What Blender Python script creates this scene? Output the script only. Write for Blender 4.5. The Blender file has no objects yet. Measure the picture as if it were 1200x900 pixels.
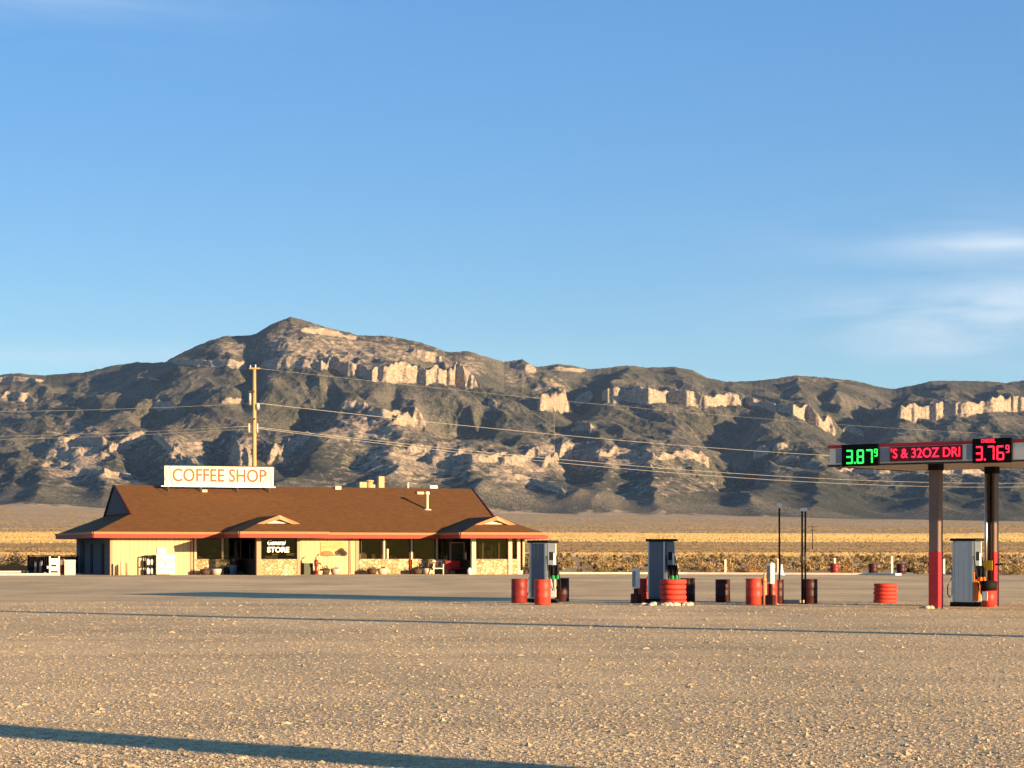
import bpy, bmesh, math, random
import numpy as np
from mathutils import Vector, Matrix, Euler
R = math.radians
random.seed(7); rng = np.random.default_rng(11)
sc = bpy.context.scene
C = sc.collection
F = 2670.0; HOR = 650.0; CAMZ = 1.75
SUN_AZ = 50.6; SUN_EL = 8.5

# ------------------------------------------------------------------ camera, light, sky
cam = bpy.data.cameras.new('camera'); co = bpy.data.objects.new('camera', cam); C.objects.link(co)
cam.sensor_width = 36; cam.lens = 36*F/1200; cam.shift_y = 200/1200
cam.clip_start = .5; cam.clip_end = 60000
co.location = (0, 0, CAMZ); co.rotation_euler = (R(90), 0, 0)
sc.camera = co
sd = Vector((math.sin(R(SUN_AZ))*math.cos(R(SUN_EL)), -math.cos(R(SUN_AZ))*math.cos(R(SUN_EL)), math.sin(R(SUN_EL))))
sl = bpy.data.lights.new('sun', 'SUN'); so = bpy.data.objects.new('sun', sl); C.objects.link(so)
sl.energy = 5.0; sl.angle = R(.5); sl.color = (1, .70, .38)
so.rotation_euler = (-sd).to_track_quat('-Z', 'Y').to_euler(); so.location = sd*200
w = bpy.data.worlds.new('World'); sc.world = w; w.use_nodes = True
nt = w.node_tree; nt.nodes.clear()
wo = nt.nodes.new('ShaderNodeOutputWorld'); bg = nt.nodes.new('ShaderNodeBackground'); sky = nt.nodes.new('ShaderNodeTexSky')
sky.sky_type = 'NISHITA'; sky.sun_disc = False; sky.sun_elevation = R(SUN_EL); sky.sun_rotation = R(180-SUN_AZ)
sky.altitude = 1500; sky.air_density = 1.0; sky.dust_density = .4; sky.ozone_density = 1.6
bg.inputs["Strength"].default_value = .062
def N(tree, typ, **kw):
    n = tree.nodes.new(typ)
    for k, v in kw.items():
        if k in n.inputs: n.inputs[k].default_value = v
        else: setattr(n, k, v)
    return n
# thin cirrus low in the sky: a noise on the sky direction
tc = N(nt, 'ShaderNodeTexCoord'); mp = N(nt, 'ShaderNodeMapping'); mp.inputs['Scale'].default_value = (10, 10, 62); mp.inputs['Rotation'].default_value = (0, R(3), 0)
nt.links.new(tc.outputs['Generated'], mp.inputs[0])
no = N(nt, 'ShaderNodeTexNoise'); no.inputs['Scale'].default_value = 1.0; no.inputs['Detail'].default_value = 5; no.inputs['Roughness'].default_value = .5; no.inputs['Distortion'].default_value = .4
nt.links.new(mp.outputs[0], no.inputs[0])
sep = N(nt, 'ShaderNodeSeparateXYZ'); nt.links.new(tc.outputs['Generated'], sep.inputs[0])
def blob(cx, cz, rx, rz):      # soft region of the sky around one direction
    a = N(nt, 'ShaderNodeMath', operation='SUBTRACT'); nt.links.new(sep.outputs[0], a.inputs[0]); a.inputs[1].default_value = cx
    a2 = N(nt, 'ShaderNodeMath', operation='DIVIDE'); nt.links.new(a.outputs[0], a2.inputs[0]); a2.inputs[1].default_value = rx
    a3 = N(nt, 'ShaderNodeMath', operation='POWER'); nt.links.new(a2.outputs[0], a3.inputs[0]); a3.inputs[1].default_value = 2
    b = N(nt, 'ShaderNodeMath', operation='SUBTRACT'); nt.links.new(sep.outputs[2], b.inputs[0]); b.inputs[1].default_value = cz
    b2 = N(nt, 'ShaderNodeMath', operation='DIVIDE'); nt.links.new(b.outputs[0], b2.inputs[0]); b2.inputs[1].default_value = rz
    b3 = N(nt, 'ShaderNodeMath', operation='POWER'); nt.links.new(b2.outputs[0], b3.inputs[0]); b3.inputs[1].default_value = 2
    s = N(nt, 'ShaderNodeMath', operation='ADD'); nt.links.new(a3.outputs[0], s.inputs[0]); nt.links.new(b3.outputs[0], s.inputs[1])
    m = N(nt, 'ShaderNodeMath', operation='MULTIPLY'); nt.links.new(s.outputs[0], m.inputs[0]); m.inputs[1].default_value = -1
    e = N(nt, 'ShaderNodeMath', operation='EXPONENT'); nt.links.new(m.outputs[0], e.inputs[0])
    return e
b1 = blob(.205, .1335, .036, .0055); b2_ = blob(.2, .1, .055, .013); b3_ = blob(.19, .115, .075, .03)
b4_ = blob(-.2, .235, .08, .02); b5_ = blob(-.17, .085, .16, .006)
tot = None
for b, k in ((b1, .95), (b2_, 1.15), (b3_, .4), (b4_, .3), (b5_, .4)):
    m = N(nt, 'ShaderNodeMath', operation='MULTIPLY'); nt.links.new(b.outputs[0], m.inputs[0]); m.inputs[1].default_value = k
    if tot is None: tot = m
    else:
        s = N(nt, 'ShaderNodeMath', operation='ADD'); nt.links.new(tot.outputs[0], s.inputs[0]); nt.links.new(m.outputs[0], s.inputs[1]); tot = s
mr = N(nt, 'ShaderNodeMapRange'); mr.inputs['From Min'].default_value = .34; mr.inputs['From Max'].default_value = .72
nt.links.new(no.outputs[0], mr.inputs[0])
cf = N(nt, 'ShaderNodeMath', operation='MULTIPLY', use_clamp=True); nt.links.new(mr.outputs[0], cf.inputs[0]); nt.links.new(tot.outputs[0], cf.inputs[1])
mx = N(nt, 'ShaderNodeMix', data_type='RGBA'); nt.links.new(cf.outputs[0], mx.inputs[0]); hs_ = N(nt, 'ShaderNodeHueSaturation'); hs_.inputs['Saturation'].default_value = 1.42; hs_.inputs['Hue'].default_value = .518; hs_.inputs['Value'].default_value = 1.0; nt.links.new(sky.outputs[0], hs_.inputs['Color']); ev_ = N(nt, 'ShaderNodeMix', data_type='RGBA'); ev_.inputs[0].default_value = .42; nt.links.new(hs_.outputs[0], ev_.inputs[6]); ev_.inputs[7].default_value = (1.05, 2.45, 4.5, 1); nt.links.new(ev_.outputs[2], mx.inputs[6])
CLOUD = mx; mx.inputs[7].default_value = (3.9, 4.6, 5.3, 1)
nt.links.new(mx.outputs[2], bg.inputs[0]); nt.links.new(bg.outputs[0], wo.inputs[0])
sc.view_settings.view_transform = 'Standard'; sc.view_settings.look = 'None'; sc.view_settings.exposure = 1.6; sc.view_settings.gamma = 1
sc.view_settings.use_curve_mapping = False

# ------------------------------------------------------------------ materials
def mat(name, col, rough=.8, metal=0, var=.12, scale=3.0, bump=0.0, bscale=None, emit=None, spec=.3, stretch=None, col2=None):
    m = bpy.data.materials.new(name); m.use_nodes = True; t = m.node_tree; p = t.nodes['Principled BSDF']
    p.inputs['Roughness'].default_value = rough; p.inputs['Metallic'].default_value = metal
    p.inputs['Specular IOR Level'].default_value = spec
    tc = N(t, 'ShaderNodeTexCoord'); mp = N(t, 'ShaderNodeMapping'); t.links.new(tc.outputs['Object'], mp.inputs[0])
    if stretch: mp.inputs['Scale'].default_value = stretch
    n = N(t, 'ShaderNodeTexNoise'); n.inputs['Scale'].default_value = scale; n.inputs['Detail'].default_value = 6; n.inputs['Roughness'].default_value = .65
    t.links.new(mp.outputs[0], n.inputs[0])
    r = N(t, 'ShaderNodeMapRange'); r.inputs['From Min'].default_value = .3; r.inputs['From Max'].default_value = .7
    t.links.new(n.outputs[0], r.inputs[0])
    x = N(t, 'ShaderNodeMix', data_type='RGBA'); t.links.new(r.outputs[0], x.inputs[0])
    c2 = col2 or tuple(c*(1+var) for c in col); c1 = tuple(c*(1-var) for c in col) if not col2 else col
    x.inputs[6].default_value = (*c1, 1); x.inputs[7].default_value = (*c2, 1)
    t.links.new(x.outputs[2], p.inputs['Base Color'])
    if bump:
        b = N(t, 'ShaderNodeBump'); b.inputs['Strength'].default_value = bump; b.inputs['Distance'].default_value = .02
        n2 = N(t, 'ShaderNodeTexNoise'); n2.inputs['Scale'].default_value = bscale or scale*4; n2.inputs['Detail'].default_value = 4
        t.links.new(mp.outputs[0], n2.inputs[0]); t.links.new(n2.outputs[0], b.inputs['Height']); t.links.new(b.outputs[0], p.inputs['Normal'])
    if emit:
        p.inputs['Emission Color'].default_value = (*emit[:3], 1); p.inputs['Emission Strength'].default_value = emit[3]
    return m
M = {}
M['wall'] = mat('cream_siding', (.45, .35, .20), .75, var=.06, scale=1.2)
def add_waves(m, period, strength, axis=0, dist=.02):   # vertical grooves in the siding
    t = m.node_tree; p = t.nodes['Principled BSDF']
    tc = N(t, 'ShaderNodeTexCoord'); s = N(t, 'ShaderNodeSeparateXYZ'); t.links.new(tc.outputs['Object'], s.inputs[0])
    a = N(t, 'ShaderNodeMath', operation='MULTIPLY'); a.inputs[1].default_value = 1/period; t.links.new(s.outputs[axis], a.inputs[0])
    f = N(t, 'ShaderNodeMath', operation='FRACT'); t.links.new(a.outputs[0], f.inputs[0])
    g = N(t, 'ShaderNodeMath', operation='GREATER_THAN'); g.inputs[1].default_value = .12; t.links.new(f.outputs[0], g.inputs[0])
    b = N(t, 'ShaderNodeBump'); b.inputs['Strength'].default_value = strength; b.inputs['Distance'].default_value = dist
    t.links.new(g.outputs[0], b.inputs['Height']); t.links.new(b.outputs[0], p.inputs['Normal'])
    # darker in the groove
    src = p.inputs['Base Color'].links[0].from_socket
    x = N(t, 'ShaderNodeMix', data_type='RGBA', blend_type='MULTIPLY'); x.inputs[0].default_value = .35
    t.links.new(src, x.inputs[6]); c = N(t, 'ShaderNodeCombineColor')
    for i in range(3): t.links.new(g.outputs[0], c.inputs[i])
    t.links.new(c.outputs[0], x.inputs[7]); t.links.new(x.outputs[2], p.inputs['Base Color'])
add_waves(M['wall'], .3, .6)
M['white'] = mat('white_paint', (.72, .70, .64), .5, var=.05)
M['signwhite'] = mat('weathered_white_sign', (.58, .54, .42), .6, var=.05, scale=.8, stretch=(1, 1, .3))
M['redletter'] = mat('faded_red_letter', (.36, .065, .018), .6, var=.35, scale=5)
M['fascia'] = mat('red_fascia', (.27, .032, .018), .65, var=.15, scale=2)
M['trim'] = mat('tan_roof_edge', (.30, .13, .045), .6, var=.1)
M['rake'] = mat('salmon_rake_board', (.50, .20, .10), .6, var=.1)
M['post'] = mat('brown_post', (.34, .20, .12), .6, var=.1)
M['postlight'] = mat('pale_post', (.55, .42, .28), .6, var=.06)
M['endwall'] = mat('shade_toned_end_siding', (.075, .08, .095), .8, var=.15)  # end siding painted dark to carry the shade on that side
M['soffit'] = mat('soffit', (.16, .1, .06), .8)
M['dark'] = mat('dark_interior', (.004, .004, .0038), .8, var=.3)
M['darkbrown'] = mat('dark_brown_boards', (.06, .04, .028), .8, var=.3, scale=2)
M['black'] = mat('black_plastic', (.009, .009, .009), .7, var=.2, spec=.12)
M['rubber'] = mat('black_rubber', (.012, .012, .012), .7)
M['steel'] = mat('brushed_stainless', (.42, .45, .48), .32, metal=.85, var=.08, scale=6, stretch=(8, 8, .6))
M['greypaint'] = mat('grey_panel', (.22, .24, .26), .5, var=.1)
M['bluegrey'] = mat('bluegrey_and_sky_sheen', (.10, .125, .16), .4, var=.1)  # blue-grey of pump sides stands for sky mirrored in stainless
M['red'] = mat('red_barrel_paint', (.54, .034, .022), .5, scale=3.5, bump=.25, col2=(.36, .045, .028))
M['darkred'] = mat('maroon_and_shaded_red', (.038, .006, .007), .5, var=.25, scale=4)  # shade on red drums painted in as maroon; posts and rakes share it
M['midred'] = mat('dull_red_paint', (.17, .016, .012), .5, var=.3, scale=4)  # plain duller red, tone varied at random
M['tyre'] = mat('red_painted_tyre', (.52, .036, .02), .7, scale=4, bump=.4, col2=(.34, .04, .025))
M['orange'] = mat('orange_plastic', (.75, .20, .03), .45)
M['green'] = mat('green_plastic', (.02, .28, .08), .45)
M['yellow'] = mat('yellow_tag', (.65, .42, .03), .5)
M['brownmetal'] = mat('brown_column_paint', (.16, .11, .09), .5, var=.12)
M['cream'] = mat('cream_fascia_panel', (.78, .70, .55), .5, var=.05)
M['canred'] = mat('red_canopy_stripe', (.42, .02, .03), .4)
M['soffitpale'] = mat('pale_canopy_soffit', (.42, .38, .34), .6)
M['concrete'] = mat('concrete', (.42, .38, .31), .9, var=.12, scale=2, bump=.3)
M['kerb'] = mat('pale_kerb', (.66, .58, .44), .9, var=.1, scale=2)
M['wood'] = mat('weathered_pole_wood', (.40, .25, .11), .8, var=.22, scale=2, stretch=(6, 6, .4))
M['wire'] = mat('aluminium_wire', (.40, .37, .31), .5, metal=.2)
M['rock'] = mat('pale_boulder', (.48, .42, .32), .95, var=.2, scale=5, bump=.5)
M['colred'] = mat('deep_red_column_paint', (.44, .026, .032), .5)
M['bluebarrel'] = mat('blue_barrel', (.10, .18, .34), .5)
M['darkgreen'] = mat('dark_green_bin', (.05, .06, .035), .6)
M['benchred'] = mat('red_bench', (.60, .02, .035), .4)
M['galv'] = mat('galvanised', (.45, .40, .33), .5, metal=.3)
M['roofpipe'] = mat('cream_vent_pipe', (.66, .6, .45), .5)
M['shrub'] = mat('dry_shrub', (.16, .12, .05), .9, var=.3, scale=8)
M['darkshrub'] = mat('dark_juniper', (.020, .022, .012), .9, var=.3, scale=8)
M['orangeshrub'] = mat('rust_rabbitbrush', (.36, .19, .06), .9, var=.25, scale=8)
M['brownbox'] = mat('tan_hvac_box', (.42, .28, .15), .6, var=.1)
M['hose'] = M['rubber']
M['ledgreen'] = mat('green_led', (.02, .3, .05), .5, emit=(.02, 1.0, .09, .75))
M['ledred'] = mat('red_led', (.3, .01, .02), .5, emit=(1.0, .015, .045, .95))
M['ledfield'] = mat('red_led_field', (.05, .004, .006), .6, emit=(1.0, .0, .02, .012))
M['screen'] = mat('black_screen', (.006, .006, .006), .7, spec=.08)
M['whiteletter'] = mat('white_window_lettering', (.8, .8, .76), .5, var=.02)
M['cooler'] = mat('ice_merchandiser_white', (.70, .70, .62), .4, var=.04)
M['coolart'] = mat('blue_ice_artwork', (.24, .28, .26), .5, var=.2)
M['mural'] = mat('landscape_mural', (.40, .19, .055), .6, scale=1.1, col2=(.52, .34, .14), stretch=(.5, 1, 3))
M['muraldark'] = mat('mural_hills', (.26, .12, .05), .7, var=.3)
M['muralgrey'] = mat('mural_dark_tree', (.07, .055, .04), .7, var=.3)
M['curtain'] = mat('olive_blind', (.075, .065, .025), .7, var=.3, scale=2)
# shingles: fine grain plus rows
def shingles():
    m = mat('brown_shingles', (.120, .050, .010), .9, var=.07, scale=2.2, bump=.0)
    t = m.node_tree; p = t.nodes['Principled BSDF']
    tc = N(t, 'ShaderNodeTexCoord'); br = N(t, 'ShaderNodeTexBrick')
    br.inputs['Scale'].default_value = 1; br.inputs['Brick Width'].default_value = .32; br.inputs['Row Height'].default_value = .14; br.inputs['Mortar Size'].default_value = .012
    br.inputs['Color1'].default_value = (.62, .62, .62, 1); br.inputs['Color2'].default_value = (1.35, 1.3, 1.25, 1); br.inputs['Mortar'].default_value = (.35, .35, .35, 1)
    t.links.new(tc.outputs['Object'], br.inputs[0])
    x = N(t, 'ShaderNodeMix', data_type='RGBA', blend_type='MULTIPLY'); x.inputs[0].default_value = .45
    t.links.new(p.inputs['Base Color'].links[0].from_socket, x.inputs[6]); t.links.new(br.outputs[0], x.inputs[7]); t.links.new(x.outputs[2], p.inputs['Base Color'])
    return m
M['shingle'] = shingles()
def stonework():
    m = bpy.data.materials.new('flagstone_veneer'); m.use_nodes = True; t = m.node_tree; p = t.nodes['Principled BSDF']; p.inputs['Roughness'].default_value = .9
    tc = N(t, 'ShaderNodeTexCoord'); v = N(t, 'ShaderNodeTexVoronoi'); v.inputs['Scale'].default_value = 3.4
    mp = N(t, 'ShaderNodeMapping'); mp.inputs['Scale'].default_value = (1, 1, 1.25); t.links.new(tc.outputs['Object'], mp.inputs[0]); t.links.new(mp.outputs[0], v.inputs[0])
    e = N(t, 'ShaderNodeTexVoronoi', feature='DISTANCE_TO_EDGE'); e.inputs['Scale'].default_value = 3.4; t.links.new(mp.outputs[0], e.inputs[0])
    r = N(t, 'ShaderNodeMapRange'); r.inputs['From Max'].default_value = .10; t.links.new(e.outputs[0], r.inputs[0])
    hs = N(t, 'ShaderNodeSeparateColor'); t.links.new(v.outputs['Color'], hs.inputs[0])
    x = N(t, 'ShaderNodeMix', data_type='RGBA'); x.inputs[6].default_value = (.30, .21, .10, 1); x.inputs[7].default_value = (.58, .47, .27, 1); t.links.new(hs.outputs[0], x.inputs[0])
    y = N(t, 'ShaderNodeMix', data_type='RGBA'); y.inputs[6].default_value = (.17, .12, .06, 1); t.links.new(r.outputs[0], y.inputs[0]); t.links.new(x.outputs[2], y.inputs[7])
    t.links.new(y.outputs[2], p.inputs['Base Color'])
    b = N(t, 'ShaderNodeBump'); b.inputs['Distance'].default_value = .05; b.inputs['Strength'].default_value = .7; t.links.new(r.outputs[0], b.inputs['Height']); t.links.new(b.outputs[0], p.inputs['Normal'])
    return m
M['stone'] = stonework()
def glassy():
    m = bpy.data.materials.new('window_glass'); m.use_nodes = True; t = m.node_tree; t.nodes.clear()
    o = N(t, 'ShaderNodeOutputMaterial'); g = N(t, 'ShaderNodeBsdfGlossy'); g.inputs['Roughness'].default_value = .03; g.inputs['Color'].default_value = (.9, .9, .9, 1)
    tr = N(t, 'ShaderNodeBsdfTransparent'); tr.inputs[0].default_value = (.5, .5, .45, 1)
    mixs = N(t, 'ShaderNodeMixShader'); mixs.inputs[0].default_value = .012
    t.links.new(tr.outputs[0], mixs.inputs[1]); t.links.new(g.outputs[0], mixs.inputs[2]); t.links.new(mixs.outputs[0], o.inputs[0])
    return m
M['glass'] = glassy()

# ------------------------------------------------------------------ mesh helper
class MB:
    def __init__(s): s.bm = bmesh.new()
    def box(s, x0, x1, y0, y1, z0, z1, bev=0, mtx=None):
        vs = [s.bm.verts.new((x, y, z)) for x in (x0, x1) for y in (y0, y1) for z in (z0, z1)]
        q = [(0, 1, 3, 2), (4, 6, 7, 5), (0, 4, 5, 1), (2, 3, 7, 6), (0, 2, 6, 4), (1, 5, 7, 3)]
        fs = [s.bm.faces.new([vs[i] for i in f]) for f in q]
        if bev:
            es = list({e for f in fs for e in f.edges})
            r = bmesh.ops.bevel(s.bm, geom=es, offset=bev, segments=2, affect='EDGES')
            vs = list({v for v in r['verts']} | {v for v in vs if v.is_valid})
        if mtx is not None: bmesh.ops.transform(s.bm, matrix=mtx, verts=[v for v in vs if v.is_valid])
        return s
    def cyl(s, x, y, z0, z1, r0, r1=None, n=24, mtx=None):
        r1 = r0 if r1 is None else r1
        return s.lathe(x, y, [(0, z0), (r0, z0), (r1, z1), (0, z1)], n, mtx)
    def lathe(s, x, y, prof, n=24, mtx=None):
        rings = []; allv = []
        for r, z in prof:
            if r <= 1e-6: ring = [s.bm.verts.new((x, y, z))]
            else: ring = [s.bm.verts.new((x+r*math.cos(2*math.pi*i/n), y+r*math.sin(2*math.pi*i/n), z)) for i in range(n)]
            rings.append(ring); allv += ring
        for a, b in zip(rings, rings[1:]):
            for i in range(n):
                j = (i+1) % n
                if len(a) == 1 and len(b) == 1: continue
                if len(a) == 1: f = [a[0], b[j], b[i]][::-1]
                elif len(b) == 1: f = [a[i], a[j], b[0]]
                else: f = [a[i], a[j], b[j], b[i]]
                try: fc = s.bm.faces.new(f); fc.smooth = True
                except ValueError: pass
        if mtx is not None: bmesh.ops.transform(s.bm, matrix=mtx, verts=allv)
        return s
    def tube(s, pts, r, n=8):
        pts = [Vector(p) for p in pts]; rings = []
        for i, p in enumerate(pts):
            d = (pts[min(i+1, len(pts)-1)]-pts[max(i-1, 0)]).normalized()
            up = Vector((0, 0, 1)) if abs(d.z) < .9 else Vector((1, 0, 0))
            a = d.cross(up).normalized(); b = d.cross(a).normalized()
            rr = r[i] if isinstance(r, (list, tuple)) else r
            rings.append([s.bm.verts.new(p+a*rr*math.cos(2*math.pi*k/n)+b*rr*math.sin(2*math.pi*k/n)) for k in range(n)])
        for a, b in zip(rings, rings[1:]):
            for k in range(n):
                f = s.bm.faces.new([a[k], a[(k+1) % n], b[(k+1) % n], b[k]]); f.smooth = True
        s.bm.faces.new(rings[0]); s.bm.faces.new(rings[-1][::-1])
        return s
    def poly(s, pts, thick=0, dirv=None):
        vs = [s.bm.verts.new(p) for p in pts]; f = s.bm.faces.new(vs)
        if thick:
            r = bmesh.ops.extrude_face_region(s.bm, geom=[f]); nv = [g for g in r['geom'] if isinstance(g, bmesh.types.BMVert)]
            f.normal_update(); d = Vector(dirv) if dirv else f.normal
            bmesh.ops.translate(s.bm, verts=nv, vec=d*thick)
        return s
    def stone(s, x, y, z, r, sq=.6):
        r_ = bmesh.ops.create_icosphere(s.bm, subdivisions=2, radius=r)
        ph = random.random()*9
        for v in r_['verts']:
            k = 1+.22*math.sin(v.co.x/r*3+ph)+.18*math.cos(v.co.y/r*4+ph*2)
            v.co = Vector((v.co.x*k*1.2+x, v.co.y*k+y, v.co.z*k*sq+z))
        return s
    def build(s, name, m, parent=None, smooth=None):
        bmesh.ops.recalc_face_normals(s.bm, faces=s.bm.faces)
        me = bpy.data.meshes.new(name); s.bm.to_mesh(me); s.bm.free(); me.materials.append(m)
        o = bpy.data.objects.new(name, me); C.objects.link(o)
        if parent is not None: o.parent = parent
        if smooth is not None:
            for p in me.polygons: p.use_smooth = smooth
        return o
def tag(o, label, cat, group=None, kind=None):
    if kind: o['kind'] = kind; return o
    o['label'] = label; o['category'] = cat
    if group: o['group'] = group
    return o
def thing(name, label, cat, loc=(0, 0, 0), rz=0, group=None):
    o = bpy.data.objects.new(name, None); C.objects.link(o); o.empty_display_size = .2
    o.location = loc; o.rotation_euler = (0, 0, rz); return tag(o, label, cat, group)
def dup(root, loc, rz=None, label=None, matswap=None, scale=None):
    r = root.copy(); C.objects.link(r); r.location = loc
    if rz is not None: r.rotation_euler = (0, 0, rz)
    if label: r['label'] = label
    if scale: r.scale = scale
    def kids(o, n):
        for ch in [c for c in list(bpy.data.objects) if c.parent == o]:
            c = ch.copy(); C.objects.link(c); c.parent = n
            kids(ch, c)
    kids(root, r); return r
def text(s, size, name, m, parent=None, loc=(0, 0, 0), rot=(R(90), 0, 0), ext=.01, sx=1, shear=0, bold=0, align='CENTER'):
    cu = bpy.data.curves.new(name+'_curve', 'FONT'); cu.body = s; cu.size = size; cu.extrude = ext; cu.shear = shear; cu.offset = bold; cu.align_x = align; cu.align_y = 'CENTER'
    cu.resolution_u = 4
    t = bpy.data.objects.new('tmp', cu); C.objects.link(t); dg = bpy.context.evaluated_depsgraph_get(); dg.update()
    me = bpy.data.meshes.new_from_object(t.evaluated_get(dg)); me.name = name
    bpy.data.objects.remove(t); bpy.data.curves.remove(cu)
    me.materials.clear(); me.materials.append(m)
    o = bpy.data.objects.new(name, me); C.objects.link(o); o.parent = parent
    o.location = loc; o.rotation_euler = rot; o.scale = (sx, 1, 1)
    return o
def npmesh(name, V, Fc, m, smooth=True):
    me = bpy.data.meshes.new(name); V = np.asarray(V, dtype=np.float32); Fc = np.asarray(Fc, dtype=np.int32)
    me.vertices.add(len(V)); me.vertices.foreach_set('co', V.ravel())
    k = Fc.shape[1]; me.loops.add(Fc.size); me.loops.foreach_set('vertex_index', Fc.ravel())
    me.polygons.add(len(Fc)); me.polygons.foreach_set('loop_start', np.arange(0, Fc.size, k, dtype=np.int32)); me.polygons.foreach_set('loop_total', np.full(len(Fc), k, dtype=np.int32))
    me.update(calc_edges=True); me.materials.append(m)
    me.polygons.foreach_set('use_smooth', np.full(len(Fc), smooth)); me.update()
    o = bpy.data.objects.new(name, me); C.objects.link(o); return o
def gridfaces(nr, nc):
    i = np.arange(nr*nc).reshape(nr, nc)
    return np.stack([i[:-1, :-1], i[:-1, 1:], i[1:, 1:], i[1:, :-1]], -1).reshape(-1, 4)
# gradient noise
_P = rng.permutation(1024).astype(np.int64)
_G = rng.uniform(0, 2*np.pi, 1024)
def perlin(x, y, seed=0):
    x = x+seed*37.31; y = y+seed*17.77
    xi = np.floor(x).astype(np.int64); yi = np.floor(y).astype(np.int64); xf = x-xi; yf = y-yi
    def g(ix, iy, dx, dy):
        h = _P[(_P[ix & 1023]+iy) & 1023]; a = _G[h]; return np.cos(a)*dx+np.sin(a)*dy
    u = xf*xf*xf*(xf*(xf*6-15)+10); v = yf*yf*yf*(yf*(yf*6-15)+10)
    a = g(xi, yi, xf, yf); b = g(xi+1, yi, xf-1, yf); c = g(xi, yi+1, xf, yf-1); d = g(xi+1, yi+1, xf-1, yf-1)
    return 1.5*((a*(1-u)+b*u)*(1-v)+(c*(1-u)+d*u)*v)
def fbm(x, y, o=4, seed=0, rg=False, gain=.5):
    s = 0; a = 1; t = 0
    for k in range(o):
        n = perlin(x*2**k, y*2**k, seed+k)
        s = s+a*((1-2*np.abs(n)) if rg else n); t += a; a *= gain
    return s/t

# ------------------------------------------------------------------ terrain
KD = [-400, 0, 95, 135, 160, 300, 600, 1400]; KZ = [0, 0, 0, .38, .42, 1.19, 4.0, 14.9]
FU = [-300, 0, 150, 600, 800, 1200, 1700]; FP = [589, 591, 597, 601, 604, 610, 614]
def G(x, y):
    x = np.asarray(x, float); y = np.asarray(y, float)
    z = np.interp(y, KD, KZ)
    u = np.clip(600+F*x/np.maximum(y, 50), -300, 1700)
    zf = CAMZ+(HOR-np.interp(u, FU, FP))*4900/F
    t = np.clip((y-1400)/3500, 0, 1.3)
    z = np.where(y > 1400, 14.9+(zf-14.9)*(t*.75+.25*t*t), z)
    far = np.clip((y-300)/1500, 0, 1)
    z = z+far*fbm(x/420, y/900, 3, 5)*3.0
    near = np.clip(1-y/150, 0, 1)*np.clip((y+60)/60, 0, 1)
    z = z+near*(.035*fbm(x/7, y/9, 2, 9))
    return z
def gz(x, y): return float(G(np.array([x]), np.array([y]))[0])
def at(px, D, z=None):     # the spot on the ground seen at picture column px, D metres out
    x = (px-600)*D/F
    return (x, D, gz(x, D) if z is None else z)
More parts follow.
